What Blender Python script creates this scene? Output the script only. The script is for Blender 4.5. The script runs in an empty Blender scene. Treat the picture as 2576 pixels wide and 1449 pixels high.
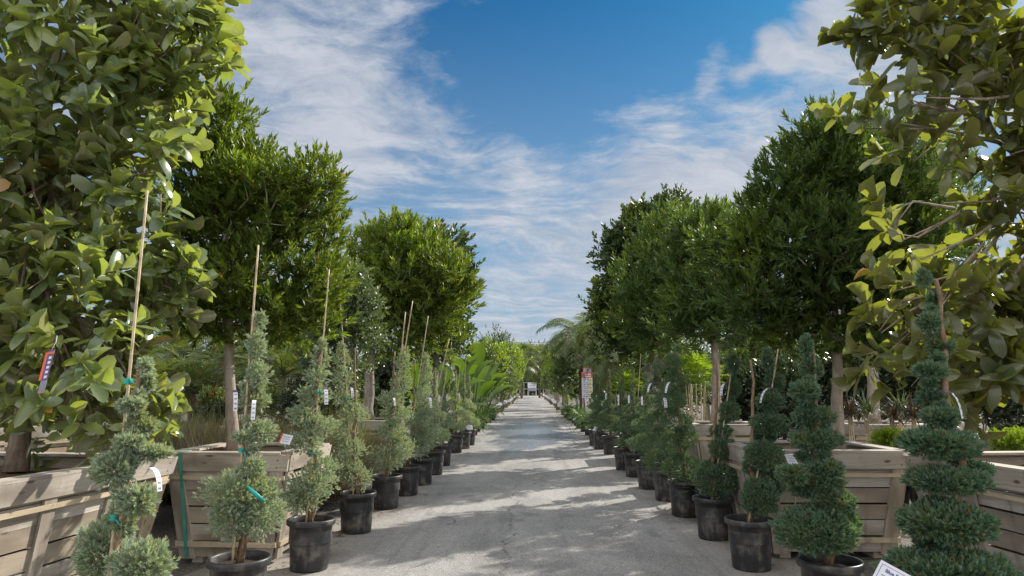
import bpy, math, numpy as np
from mathutils import Vector, Matrix, Euler
R = math.radians
rng = np.random.default_rng(7)
S = bpy.context.scene
COL = S.collection

# ------------------------------------------------------------------ camera
CAM_H = 1.6
FPX, CX, CY = 1700.0, 1288.0, 724.5          # measured on a 2576 px wide view of the photograph
cam_d = bpy.data.cameras.new("camera"); cam = bpy.data.objects.new("camera", cam_d); COL.objects.link(cam)
cam_d.sensor_width = 36; cam_d.lens = 36 * FPX / 2576; cam_d.clip_end = 1500; cam_d.clip_start = 0.05
cam.location = (0, 0, CAM_H); cam.rotation_euler = (R(90 + 8.32), 0, R(1.58))
S.camera = cam
CM = np.array(Euler((R(90 + 8.32), 0, R(1.58))).to_matrix())
def ray(px, py): return CM @ np.array([(px - CX) / FPX, (CY - py) / FPX, -1.0])
def G(px, py, z=0.0):
    d = ray(px, py); t = (z - CAM_H) / d[2]; return np.array([0, 0, CAM_H]) + d * t
def D(px, py, Y):
    d = ray(px, py); return np.array([0, 0, CAM_H]) + d * (Y / d[1])
def mpp(Y): return Y / FPX                    # metres per pixel at depth Y

# ------------------------------------------------------------------ sun, sky, exposure
SUN_AZ, SUN_EL = 47.0, 34.0                   # azimuth from +Y towards +X
sd = bpy.data.lights.new("sun", 'SUN'); sun = bpy.data.objects.new("sun", sd); COL.objects.link(sun)
sd.energy = 3.6; sd.angle = R(0.6); sd.color = (1.0, 0.93, 0.83)
sv = Vector((math.sin(R(SUN_AZ)) * math.cos(R(SUN_EL)), math.cos(R(SUN_AZ)) * math.cos(R(SUN_EL)), math.sin(R(SUN_EL))))
sun.rotation_euler = sv.to_track_quat('Z', 'Y').to_euler()
S.view_settings.view_transform = 'Standard'; S.view_settings.look = 'None'
S.view_settings.exposure = 0.95; S.view_settings.gamma = 1
S.cycles.max_bounces = 5; S.cycles.diffuse_bounces = 3; S.cycles.glossy_bounces = 2
S.cycles.transmission_bounces = 3; S.cycles.transparent_max_bounces = 4
S.cycles.caustics_reflective = False; S.cycles.caustics_refractive = False
S.cycles.use_denoising = True

class NT:
    """small node-graph helper"""
    def __init__(s, tree): s.t = tree; s.t.nodes.clear()
    def n(s, typ, **kw):
        nd = s.t.nodes.new(typ)
        for k, v in kw.items():
            if k == 'ins':
                for i, x in v.items():
                    if hasattr(x, 'is_output'): s.t.links.new(x, nd.inputs[i])
                    else: nd.inputs[i].default_value = x
            else: setattr(nd, k, v)
        return nd
    def math(s, op, a, b=0.0, clamp=False): return s.n('ShaderNodeMath', operation=op, use_clamp=clamp, ins={0: a, 1: b}).outputs[0]
    def vm(s, op, a, b=(0, 0, 0)): return s.n('ShaderNodeVectorMath', operation=op, ins={0: a, 1: b})
    def mix(s, f, a, b, blend='MIX'):
        m = s.n('ShaderNodeMix', data_type='RGBA', blend_type=blend)
        for i, x in ((0, f), (6, a), (7, b)):
            if hasattr(x, 'is_output'): s.t.links.new(x, m.inputs[i])
            elif i == 0: m.inputs[0].default_value = x
            else: m.inputs[i].default_value = (*x[:3], 1)
        return m.outputs[2]
    def noise(s, vec, scale, detail=4, rough=.5, dist=0.0):
        return s.n('ShaderNodeTexNoise', ins={'Vector': vec, 'Scale': scale, 'Detail': detail, 'Roughness': rough, 'Distortion': dist}).outputs['Fac']
    def ramp(s, f, a, b, lo=0.0, hi=1.0, smooth=True):
        return s.n('ShaderNodeMapRange', interpolation_type='SMOOTHSTEP' if smooth else 'LINEAR', ins={0: f, 1: a, 2: b, 3: lo, 4: hi}).outputs[0]
    def mapping(s, vec, sc=(1, 1, 1), rot=(0, 0, 0), loc=(0, 0, 0)):
        return s.n('ShaderNodeMapping', ins={'Vector': vec, 'Scale': sc, 'Rotation': rot, 'Location': loc}).outputs[0]

W = bpy.data.worlds.new("World"); S.world = W; W.use_nodes = True
g = NT(W.node_tree)
geo = g.n('ShaderNodeTexCoord').outputs['Generated']
sky = g.n('ShaderNodeTexSky', sky_type='NISHITA', sun_disc=False, sun_elevation=R(SUN_EL), sun_rotation=R(SUN_AZ), air_density=1.0, dust_density=0.6, ozone_density=2.5)
SKYK = 0.11
sep = g.n('ShaderNodeSeparateXYZ', ins={0: geo})
zc = g.math('ADD', g.math('MAXIMUM', sep.outputs[2], 0.0), 0.20)
pc = g.n('ShaderNodeCombineXYZ', ins={0: g.math('DIVIDE', sep.outputs[0], zc), 1: g.math('DIVIDE', sep.outputs[1], zc), 2: 0.0}).outputs[0]
def blob(px, py, r0, amp):
    d = ray(px, py); d = d / np.linalg.norm(d)
    dist = g.vm('DISTANCE', geo, tuple(d)).outputs['Value']
    return g.math('MULTIPLY', g.ramp(dist, r0, 0.0), amp)
cov = None
for b in [(1480, 60, .31, -.80), (1300, 240, .22, -.40), (1880, 130, .20, -.75), (1080, 500, .15, -.40), (1000, 250, .08, -.15), (940, 340, .16, -.16),
          (700, 250, .34, .36), (1000, 350, .16, .42), (1180, 395, .15, .52), (1330, 400, .10, .35), (850, 350, .14, .3), (1850, 400, .30, .50), (1650, 420, .2, .3), (1600, 560, .30, .25), (1330, 560, .15, .14),
          (2055, 50, .07, .85), (1805, 125, .04, .8), (1925, 90, .035, .75), (1950, 140, .04, .8), (1870, 190, .03, .6), (1780, 215, .03, .6), (1330, 720, .12, -.06), (2300, 300, .40, .34), (620, 60, .2, .15), (1290, 640, .07, -.22), (2100, 300, .2, .2)]:
    x = blob(*b); cov = x if cov is None else g.math('ADD', cov, x)
warp = g.n('ShaderNodeTexNoise', ins={'Vector': pc, 'Scale': 1.3, 'Detail': 5.0}).outputs['Color']
pw = g.vm('ADD', pc, g.vm('MULTIPLY', g.vm('SUBTRACT', warp, (.5, .5, .5)).outputs[0], (.75, .75, 0)).outputs[0]).outputs[0]
pcx = g.n('ShaderNodeSeparateXYZ', ins={0: pc}).outputs[0]
side_ = g.ramp(pcx, -.15, .45)
nL = g.noise(g.mapping(g.mapping(pw, rot=(0, 0, R(-24))), (.80, 2.6, 1)), 1.0, 9, .60)
nR = g.noise(g.mapping(g.mapping(pw, rot=(0, 0, R(22))), (1.4, 3.2, 1)), 1.0, 9, .62)
n1 = g.math('ADD', g.math('MULTIPLY', nL, g.math('SUBTRACT', 1.0, side_)), g.math('MULTIPLY', nR, side_))
n2 = g.noise(g.mapping(g.mapping(pw, rot=(0, 0, R(-5))), (3.6, 7.5, 1)), 1.0, 7, .65)
n3 = g.noise(g.mapping(pc, (13, 17, 1)), 1.0, 6, .6)
base = g.math('ADD', g.math('ADD', g.math('MULTIPLY', g.math('SUBTRACT', n1, .5), 2.4), g.math('MULTIPLY', g.math('SUBTRACT', n2, .5), 1.5)), g.math('MULTIPLY', g.math('SUBTRACT', n3, .5), .85))
low = g.ramp(sep.outputs[2], .30, .03, 0, .45)
cc = g.math('ADD', g.math('ADD', g.math('ADD', base, cov), .34), low)
cf = g.ramp(cc, .02, 1.05, 0, .95)
behind = g.ramp(sep.outputs[1], .25, -.35)                       # unseen bright cloud added behind the camera to fill the shade
over = g.ramp(sep.outputs[2], .62, .92)  # overhead part of the added fill cloud
sky_fill = g.math('MAXIMUM', behind, over)
cf = g.math('MAXIMUM', cf, g.math('MULTIPLY', sky_fill, g.ramp(n1, .30, .55, .55, .95)))
deep = g.mix(1.0, sky.outputs[0], (.04, .265, .39), 'MULTIPLY')
hsv = g.mix(g.ramp(sep.outputs[2], .60, .0, 0, .75), deep, (1.9, 2.5, 3.1))
cloudcol = g.mix(g.ramp(n2, .35, .7), (2.1, 2.35, 2.8), (2.95, 3.1, 3.4))
cloudcol = g.mix(sky_fill, cloudcol, (7.0, 6.9, 6.9))  # added fill cloud, far brighter than the visible clouds
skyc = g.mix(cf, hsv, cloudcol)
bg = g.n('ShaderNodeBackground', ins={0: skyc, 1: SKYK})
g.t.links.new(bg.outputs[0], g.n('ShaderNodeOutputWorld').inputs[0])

# ------------------------------------------------------------------ materials
MAT = {}
def mat(name):
    m = bpy.data.materials.new(name); m.use_nodes = True; MAT[name] = m
    return m, NT(m.node_tree)
def out(g, sh, disp=None):
    o = g.n('ShaderNodeOutputMaterial'); g.t.links.new(sh, o.inputs[0])
def bump(g, h, strength, dist=.01): return g.n('ShaderNodeBump', ins={'Height': h, 'Strength': strength, 'Distance': dist}).outputs[0]
def prin(g, col, rough, normal=None, spec=.5, **kw):
    ins = {'Base Color': col if hasattr(col, 'is_output') else (*col, 1), 'Roughness': rough, 'Specular IOR Level': spec}
    if normal is not None: ins['Normal'] = normal
    ins.update(kw)
    return g.n('ShaderNodeBsdfPrincipled', ins=ins).outputs[0]

def leafmat(name, c1, c2, rough=.4, trans=.35, odd=None, oddf=.03, back=None, spec=.5, tcol=None, patch=None, spots=False, patchscale=1.3):
    m, g = mat(name)
    rnd = g.n('ShaderNodeNewGeometry')
    r = rnd.outputs['Random Per Island']
    oc = g.n('ShaderNodeTexCoord').outputs['Object']
    col = g.mix(r, c1, c2)
    if patch:
        pf = g.ramp(g.noise(oc, patchscale, 2), .50, .72)
        col = g.mix(g.math('MULTIPLY', pf, g.math('FRACT', g.math('MULTIPLY', r, 7.31))), col, patch)
    if spots:
        sp = g.ramp(g.noise(oc, 55, 3, .6), .66, .72)
        col = g.mix(g.math('MULTIPLY', sp, g.ramp(g.math('FRACT', g.math('MULTIPLY', r, 13.7)), .55, .75)), col, (.045, .03, .012))
    if odd:
        col = g.mix(g.ramp(g.math('FRACT', g.math('MULTIPLY', r, 91.7)), 1 - oddf, 1 - oddf * .7), col, odd)
    front = col
    if back: col = g.mix(rnd.outputs['Backfacing'], col, g.mix(.55, col, back))
    p = prin(g, col, rough, spec=spec)
    if tcol is None: tcol = g.mix(1.0, g.mix(.0, front, front), (2.1, 2.0, .55), 'MULTIPLY')
    else: tcol = g.mix(.35, tcol, front)
    tr = g.n('ShaderNodeBsdfTranslucent', ins={0: tcol}).outputs[0]
    ms = g.n('ShaderNodeMixShader', ins={0: trans, 1: p, 2: tr}).outputs[0]
    out(g, ms); return m

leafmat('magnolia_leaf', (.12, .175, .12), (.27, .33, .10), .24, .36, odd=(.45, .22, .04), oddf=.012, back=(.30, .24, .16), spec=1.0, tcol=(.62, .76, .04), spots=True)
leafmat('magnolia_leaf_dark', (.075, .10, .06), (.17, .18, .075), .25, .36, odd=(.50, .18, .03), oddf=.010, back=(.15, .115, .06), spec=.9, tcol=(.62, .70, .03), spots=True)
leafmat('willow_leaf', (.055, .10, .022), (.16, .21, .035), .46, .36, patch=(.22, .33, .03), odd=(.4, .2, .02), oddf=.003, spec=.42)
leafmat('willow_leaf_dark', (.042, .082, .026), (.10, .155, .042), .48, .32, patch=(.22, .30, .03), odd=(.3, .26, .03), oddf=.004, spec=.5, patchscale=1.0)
leafmat('ficus_leaf', (.03, .06, .022), (.075, .11, .035), .42, .28, patch=(.24, .32, .03), spec=.5, patchscale=.9)
leafmat('privet_leaf', (.07, .11, .055), (.15, .20, .11), .36, .25, spec=.6)
leafmat('oak_leaf', (.04, .07, .02), (.10, .14, .035), .5, .3, patch=(.17, .19, .03), patchscale=.4)
leafmat('lime_leaf', (.12, .20, .02), (.22, .30, .03), .4, .4, patch=(.28, .32, .04), patchscale=.8)
leafmat('dark_shrub_leaf', (.022, .042, .022), (.06, .09, .045), .27, .2, spec=.8)
leafmat('juniper_grey', (.21, .285, .235), (.42, .50, .43), .6, .22, odd=(.34, .28, .14), oddf=.09, spec=.3, patch=(.26, .30, .15), patchscale=6)
leafmat('juniper_green', (.075, .15, .10), (.16, .26, .18), .6, .2, odd=(.26, .20, .09), oddf=.09, spec=.3, patch=(.20, .23, .09), patchscale=6)
leafmat('palm_leaf', (.07, .11, .04), (.15, .19, .08), .38, .3, spec=.6, odd=(.3, .22, .1), oddf=.05)
leafmat('lime_palm_leaf', (.13, .22, .03), (.24, .34, .05), .38, .4, spec=.6)
leafmat('cycad_leaf', (.045, .10, .015), (.10, .18, .03), .36, .3, spec=.6)
leafmat('banana_leaf', (.05, .10, .025), (.10, .17, .035), .36, .34, spec=.5)
leafmat('strap_leaf', (.07, .12, .05), (.15, .22, .09), .3, .3, spec=.7)
leafmat('bronze_leaf', (.06, .04, .035), (.17, .12, .09), .3, .3, spec=.7)
leafmat('grass_tan', (.14, .15, .07), (.32, .31, .20), .6, .3, spec=.3)
leafmat('grass_purple', (.05, .043, .04), (.13, .11, .10), .55, .25, spec=.3)
leafmat('flower_shrub_leaf', (.06, .10, .03), (.16, .20, .07), .4, .3, spec=.5)
leafmat('red_petal', (.5, .02, .05), (.65, .06, .08), .5, .3, spec=.3)
leafmat('white_petal', (.7, .7, .66), (.8, .8, .76), .5, .3, spec=.3)
leafmat('dry_leaf', (.20, .10, .04), (.36, .22, .10), .6, .2, spec=.3)

def barkmat(name, a, b, sc=(9, 9, 3), sp=.35):
    m, g = mat(name)
    oc = g.n('ShaderNodeTexCoord').outputs['Object']
    v = g.mapping(oc, sc)
    n = g.noise(v, 2.0, 6, .6, .4); n2 = g.noise(g.mapping(oc, (5, 5, 40)), 1.0, 3)
    col = g.mix(g.ramp(n, .3, .7), a, b)
    col = g.mix(g.ramp(n2, .60, .74, 0, sp), col, tuple(x * .35 for x in a))
    out(g, prin(g, col, .85, bump(g, g.math('ADD', n, g.math('MULTIPLY', n2, .4)), .7, .012), spec=.25))
barkmat('pale_bark', (.27, .22, .17), (.46, .40, .33))
barkmat('grey_bark', (.20, .17, .14), (.36, .32, .27))
barkmat('magnolia_bark', (.17, .13, .10), (.36, .29, .22))
barkmat('twig_bark', (.16, .10, .06), (.34, .25, .16), (30, 30, 8))
barkmat('palm_bark', (.09, .065, .045), (.20, .15, .10), (6, 6, 30))

def woodmat(name, a, b, dirt=.5):
    m, g = mat(name)
    uv = g.n('ShaderNodeTexCoord').outputs['UV']
    r = g.n('ShaderNodeNewGeometry').outputs['Random Per Island']
    off = g.vm('ADD', uv, g.n('ShaderNodeCombineXYZ', ins={0: g.math('MULTIPLY', r, 37.0), 1: g.math('MULTIPLY', r, 91.0), 2: 0.0}).outputs[0]).outputs[0]
    wr = g.noise(off, 3.0, 2)
    v2 = g.vm('ADD', off, g.n('ShaderNodeCombineXYZ', ins={0: 0.0, 1: g.math('MULTIPLY', wr, .10), 2: 0.0}).outputs[0]).outputs[0]
    grain = g.noise(g.mapping(v2, (1.6, 60, 1)), 1.0, 5, .65)
    big = g.noise(g.mapping(off, (1.3, 3.5, 1)), 1.0, 3)
    col = g.mix(g.ramp(grain, .32, .68), a, b)
    col = g.mix(g.ramp(r, .15, 1, 0, .85), col, tuple(x * y for x, y in zip(a, (.80, .72, .62))))
    col = g.mix(g.ramp(big, .42, .68, 0, min(.9, dirt * 1.5)), col, tuple(x * y for x, y in zip(a, (.50, .45, .40))))
    kn = g.n('ShaderNodeTexVoronoi', ins={'Vector': g.mapping(off, (2.6, 5.5, 1)), 'Scale': 1.0, 'Randomness': 1.0}).outputs['Distance']
    col = g.mix(g.ramp(kn, .13, .06, 0, .85), col, (.07, .045, .028))
    oz = g.n('ShaderNodeTexCoord').outputs['Object']
    st = g.noise(g.mapping(oz, (9, 9, 1.2)), 1.0, 5, .7); st2 = g.noise(oz, 1.7, 4, .6)
    col = g.mix(g.math('MULTIPLY', g.ramp(st, .50, .66), g.ramp(st2, .38, .62, 0, .7)), col, tuple(x * y for x, y in zip(a, (.42, .40, .38))))
    out(g, prin(g, col, .75, bump(g, grain, .35, .004), spec=.3))
woodmat('crate_wood', (.44, .405, .35), (.66, .615, .545), .7)
woodmat('crate_wood_dark', (.28, .21, .15), (.42, .33, .25))
woodmat('crate_wood_fresh', (.56, .47, .34), (.72, .64, .50), .25)
woodmat('crate_wood_grey', (.44, .41, .37), (.60, .57, .52), .55)

def plain(name, c, rough=.6, var=.25, scale=8, spec=.4, bmp=0.0):
    m, g = mat(name)
    oc = g.n('ShaderNodeTexCoord').outputs['Object']
    n = g.noise(oc, scale, 4)
    col = g.mix(g.ramp(n, .3, .7), tuple(x * (1 - var) for x in c), tuple(min(1, x * (1 + var)) for x in c))
    out(g, prin(g, col, rough, bump(g, n, bmp) if bmp else None, spec=spec))
plain('bamboo', (.50, .40, .26), .5, .25, 20)
plain('tie_tape', (.02, .36, .33), .45, .2)
plain('teal_strap', (.05, .33, .27), .45, .2)
plain('steel_strap', (.42, .42, .42), .35, .15)
plain('paper_white', (.74, .74, .80), .5, .06)
plain('print_dark', (.06, .06, .10), .5, .1)
plain('print_purple', (.13, .08, .22), .5, .3, 60)
plain('print_orange', (.75, .14, .06), .5, .1)
plain('print_grey', (.25, .27, .33), .5, .2)
plain('print_blue', (.10, .13, .28), .5, .2)
plain('sign_red', (.62, .06, .07), .5, .1)
plain('sign_yellow', (.75, .60, .05), .5, .05)
plain('sign_white', (.66, .68, .72), .5, .06)
plain('sign_frame', (.30, .28, .26), .6, .2)
plain('rusty_nail', (.09, .045, .025), .7, .3)
plain('soil', (.05, .035, .025), .95, .4, 40, .2, .6)
plain('bark_mulch', (.17, .11, .07), .95, .45, 40, .2, .6)
plain('galv_post', (.34, .34, .33), .5, .2)
plain('cable_black', (.03, .03, .035), .5, .1)
plain('concrete', (.40, .39, .37), .85, .2, 4, .3)
plain('blue_tarp', (.04, .14, .45), .5, .2)

m, g = mat('pot_plastic')
oc = g.n('ShaderNodeTexCoord').outputs['Object']; ge = g.n('ShaderNodeNewGeometry')
oi = g.n('ShaderNodeObjectInfo').outputs['Random']
zz = g.n('ShaderNodeSeparateXYZ', ins={0: oc}).outputs[2]
ov = g.vm('ADD', oc, g.n('ShaderNodeCombineXYZ', ins={0: g.math('MULTIPLY', oi, 31.), 1: 0., 2: 0.}).outputs[0]).outputs[0]
dn = g.noise(ov, 6, 6, .65); streak = g.noise(g.mapping(ov, (20, 20, 2.0)), 1.0, 4)
dust = g.math('MULTIPLY', g.ramp(g.math('ADD', g.math('MULTIPLY', dn, .7), g.math('MULTIPLY', streak, .3)), .46, .66), g.ramp(zz, .46, .0, .45, 1.0))
col = g.mix(dust, (.030, .031, .034), (.20, .18, .155))
out(g, prin(g, col, g.ramp(dust, 0, 1, .42, .8), bump(g, dn, .15, .01), spec=.45))

m, g = mat('asphalt')
P = g.n('ShaderNodeNewGeometry').outputs['Position']
px_ = g.n('ShaderNodeSeparateXYZ', ins={0: P})
fine = g.noise(P, 160, 3, .7); mid = g.noise(P, 14, 5, .6); big = g.noise(g.mapping(P, (.75, .42, 1)), 1.0, 6, .68, .6)
sp = g.n('ShaderNodeTexVoronoi', ins={'Vector': P, 'Scale': 75.0}); spd = sp.outputs['Distance']
spr = g.n('ShaderNodeSeparateColor', ins={0: sp.outputs['Color']}).outputs[0]
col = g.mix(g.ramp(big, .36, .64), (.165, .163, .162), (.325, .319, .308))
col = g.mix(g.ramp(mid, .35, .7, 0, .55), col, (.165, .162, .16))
col = g.mix(g.math('MULTIPLY', g.ramp(fine, .4, .62), .5), col, (.40, .385, .355))
col = g.mix(g.math('MULTIPLY', g.ramp(spd, .42, .28), g.ramp(spr, .76, .82)), col, (.60, .58, .54))
col = g.mix(g.math('MULTIPLY', g.ramp(spd, .5, .3), g.ramp(spr, .15, .08)), col, (.05, .05, .05))
edge = g.math('ABSOLUTE', g.math('ADD', px_.outputs[0], g.math('MULTIPLY', g.math('SUBTRACT', mid, .5), 1.2)))
col = g.mix(g.ramp(edge, 1.35, 2.3, 0, .6), col, (.34, .30, .25))              # dusty silt beside the pots
damp = g.noise(g.mapping(P, (1.1, .5, 1), loc=(3, 1, 0)), 1.0, 4)
col = g.mix(g.math('MULTIPLY', g.ramp(edge, 1.5, 2.2), g.ramp(damp, .50, .60, 0, .7)), col, (.05, .043, .036))   # damp stains round the pots
trk = g.noise(g.mapping(P, (3.2, .10, 1)), 1.0, 4, .6)
col = g.mix(g.ramp(trk, .50, .70, 0, .40), col, (.135, .133, .130))
blt = g.noise(g.mapping(P, (1.6, 1.2, 1), loc=(7, 2, 0)), 1.0, 3, .5)
col = g.mix(g.ramp(blt, .60, .68, 0, .35), col, (.10, .098, .095))
# cracks: one long wavy seam along the lane, a few hairlines
wy = g.noise(g.mapping(P, (.001, 1.6, 1)), 1.0, 6, .7)
dx = g.math('ABSOLUTE', g.math('SUBTRACT', px_.outputs[0], g.math('SUBTRACT', g.math('MULTIPLY', wy, .75), .62)))
cr = g.math('MULTIPLY', g.ramp(dx, .018, .004), g.math('MULTIPLY', g.ramp(px_.outputs[1], 4.5, 5.5), g.ramp(px_.outputs[1], 14, 10)))
cr = g.math('MULTIPLY', cr, g.ramp(mid, .38, .5))
pv = g.vm('ADD', P, g.vm('MULTIPLY', g.n('ShaderNodeTexNoise', ins={'Vector': P, 'Scale': 2.2, 'Detail': 5.0}).outputs['Color'], (.7, .7, 0)).outputs[0]).outputs[0]
ve = g.n('ShaderNodeTexVoronoi', feature='DISTANCE_TO_EDGE', ins={'Vector': pv, 'Scale': .42}).outputs['Distance']
hair = g.math('MULTIPLY', g.ramp(ve, .005, .001), g.ramp(g.noise(P, .8, 2), .54, .62))
cr = g.math('MAXIMUM', cr, hair)
col = g.mix(g.math('MULTIPLY', cr, .55), col, (.03, .03, .03))
# a damp patch further down the lane
wx = g.math('DIVIDE', g.math('ADD', px_.outputs[0], .1), 1.75); wyy = g.math('DIVIDE', g.math('SUBTRACT', px_.outputs[1], 25.0), 9.5)
rr = g.math('SQRT', g.math('ADD', g.math('MULTIPLY', wx, wx), g.math('MULTIPLY', wyy, wyy)))
wet = g.ramp(g.math('ADD', rr, g.math('MULTIPLY', g.math('SUBTRACT', g.noise(g.mapping(P, (1.3, .45, 1)), 1.0, 4), .5), 1.5)), 1.0, .55)
col = g.mix(g.math('MULTIPLY', wet, .65), col, (.085, .105, .145))  # wet darkening, with a bluish sky reflection mixed into the colour
hgt = g.math('ADD', g.math('ADD', g.math('MULTIPLY', fine, .5), g.math('MULTIPLY', g.ramp(spd, .5, .2), .35)), g.math('MULTIPLY', cr, -1.5))
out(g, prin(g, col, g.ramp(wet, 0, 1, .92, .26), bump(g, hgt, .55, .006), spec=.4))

m, g = mat('gravel_ground')
P = g.n('ShaderNodeNewGeometry').outputs['Position']
v = g.n('ShaderNodeTexVoronoi', ins={'Vector': P, 'Scale': 45.0})
b_ = g.noise(P, .6, 5, .6); f_ = g.noise(P, 90, 4, .7)
col = g.mix(g.ramp(b_, .35, .65), (.14, .12, .10), (.28, .255, .225))
col = g.mix(g.math('MULTIPLY', g.ramp(f_, .45, .7), .5), col, (.32, .30, .26))
col = g.mix(g.ramp(v.outputs['Distance'], .25, .55, 0, .6), col, (.05, .045, .04))
out(g, prin(g, col, .95, bump(g, g.math('ADD', f_, g.math('MULTIPLY', v.outputs['Distance'], -1)), .8, .01), spec=.25))

# ------------------------------------------------------------------ mesh helpers
def link(name, me, mats, parent=None, loc=None):
    o = bpy.data.objects.new(name, me); COL.objects.link(o)
    for mm in (mats if isinstance(mats, (list, tuple)) else [mats]): me.materials.append(MAT[mm])
    if parent is not None: o.parent = parent
    if loc is not None: o.location = loc
    return o
def thing(name, label, cat, loc=(0, 0, 0), group=None, rotz=0.0):
    o = bpy.data.objects.new(name, None); COL.objects.link(o); o.empty_display_size = .1
    o.location = tuple(float(x) for x in loc); o.rotation_euler = (0, 0, rotz)
    return tag(o, label, cat, group)
def tag(o, label=None, cat=None, group=None, kind=None):
    if label: o['label'] = label
    if cat: o['category'] = cat
    if group: o['group'] = group
    if kind: o['kind'] = kind
    return o
def np_mesh(name, V, polys, smooth=False, midx=None):
    """polys: list of int arrays (m,k)"""
    me = bpy.data.meshes.new(name)
    V = np.asarray(V, dtype=np.float32)
    polys = [np.asarray(p, dtype=np.int32) for p in polys if len(p)]
    me.vertices.add(len(V)); me.vertices.foreach_set('co', V.ravel())
    nl = sum(p.size for p in polys); npoly = sum(len(p) for p in polys)
    me.loops.add(nl); me.loops.foreach_set('vertex_index', np.concatenate([p.ravel() for p in polys]))
    tot = np.concatenate([np.full(len(p), p.shape[1], dtype=np.int32) for p in polys])
    start = np.concatenate([[0], np.cumsum(tot)[:-1]]).astype(np.int32)
    me.polygons.add(npoly); me.polygons.foreach_set('loop_start', start)
    if smooth: me.polygons.foreach_set('use_smooth', np.ones(npoly, dtype=bool))
    if midx is not None: me.polygons.foreach_set('material_index', np.asarray(midx, dtype=np.int32))
    me.update(calc_edges=True); me.validate()
    return me
class MB:
    """python mesh builder with uvs (u along the grain)"""
    def __init__(s): s.v = []; s.f = []; s.uv = []; s.m = []; s.sm = []
    def hexa(s, P, mi=0, ulen=None):
        """8 corners: 0-3 bottom ring, 4-7 top ring (0-1 is the long direction unless told otherwise)"""
        b = len(s.v); s.v += [tuple(map(float, p)) for p in P]
        P = [Vector(p) for p in P]
        for q in ((0, 3, 2, 1), (4, 5, 6, 7), (0, 1, 5, 4), (1, 2, 6, 5), (2, 3, 7, 6), (3, 0, 4, 7)):
            s.f.append([b + i for i in q]); s.m.append(mi); s.sm.append(False)
            e1 = (P[q[1]] - P[q[0]]).length; e2 = (P[q[3]] - P[q[0]]).length
            r0 = (q[0] * 1.37) % 1
            if (e1 >= e2): s.uv += [(0, r0), (e1, r0), (e1, r0 + e2), (0, r0 + e2)]
            else: s.uv += [(0, r0), (0, r0 + e1), (e2, r0 + e1), (e2, r0)]
    def box(s, c, d, rotz=0.0, mi=0, M=None):
        x, y, z = d[0] / 2, d[1] / 2, d[2] / 2
        Q = [(-x, -y, -z), (x, -y, -z), (x, y, -z), (-x, y, -z), (-x, -y, z), (x, -y, z), (x, y, z), (-x, y, z)]
        M = M if M is not None else Matrix.Rotation(rotz, 3, 'Z')
        s.hexa([Vector(c) + M @ Vector(q) for q in Q], mi)
    def tube(s, pts, rad, n=8, mi=0, cap=True):
        pts = [Vector(p) for p in pts]; k0 = len(s.v)
        up = Vector((0, 0, 1))
        for i, p in enumerate(pts):
            d = (pts[min(i + 1, len(pts) - 1)] - pts[max(i - 1, 0)]).normalized()
            a = d.cross(Vector((1, .3, 0)) if abs(d.z) > .8 else up).normalized(); b = d.cross(a)
            r = rad[i] if hasattr(rad, '__len__') else rad
            for j in range(n):
                t = 2 * math.pi * j / n
                s.v.append(tuple(p + a * math.cos(t) * r + b * math.sin(t) * r))
        for i in range(len(pts) - 1):
            for j in range(n):
                j2 = (j + 1) % n
                s.f.append([k0 + i * n + j, k0 + i * n + j2, k0 + (i + 1) * n + j2, k0 + (i + 1) * n + j]); s.m.append(mi); s.sm.append(True)
                s.uv += [(0, 0)] * 4
        if cap:
            for e, rev in ((0, False), (len(pts) - 1, True)):
                q = [k0 + e * n + j for j in range(n)]
                s.f.append(q if rev else q[::-1]); s.m.append(mi); s.sm.append(False); s.uv += [(0, 0)] * n
    def lathe(s, prof, n=40, mi=0, c=(0, 0, 0)):
        k0 = len(s.v)
        for r, z in prof:
            for j in range(n):
                t = 2 * math.pi * j / n; s.v.append((c[0] + r * math.cos(t), c[1] + r * math.sin(t), c[2] + z))
        for i in range(len(prof) - 1):
            for j in range(n):
                j2 = (j + 1) % n
                s.f.append([k0 + i * n + j, k0 + i * n + j2, k0 + (i + 1) * n + j2, k0 + (i + 1) * n + j]); s.m.append(mi); s.sm.append(True)
                s.uv += [(0, 0)] * 4
        return k0
    def disc(s, r, z, n=24, mi=0, bumpz=0.0):
        k0 = len(s.v); s.v.append((0, 0, z + bumpz))
        for j in range(n): t = 2 * math.pi * j / n; s.v.append((r * math.cos(t), r * math.sin(t), z))
        for j in range(n): s.f.append([k0, k0 + 1 + j, k0 + 1 + (j + 1) % n]); s.m.append(mi); s.sm.append(True); s.uv += [(0, 0)] * 3
    def mesh(s, name):
        me = bpy.data.meshes.new(name); me.from_pydata(s.v, [], s.f); 
        uvl = me.uv_layers.new(name='uv'); uvl.data.foreach_set('uv', np.array(s.uv, dtype=np.float32).ravel())
        me.polygons.foreach_set('material_index', np.array(s.m, dtype=np.int32)); me.polygons.foreach_set('use_smooth', np.array(s.sm, dtype=bool))
        me.update(); return me
    def build(s, name, mats, parent=None, loc=None): return link(name, s.mesh(name), mats, parent, loc)

def unit(a): return a / np.maximum(np.linalg.norm(a, axis=-1, keepdims=True), 1e-9)
def rdir(n, r=rng): return unit(r.normal(size=(n, 3)))
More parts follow.
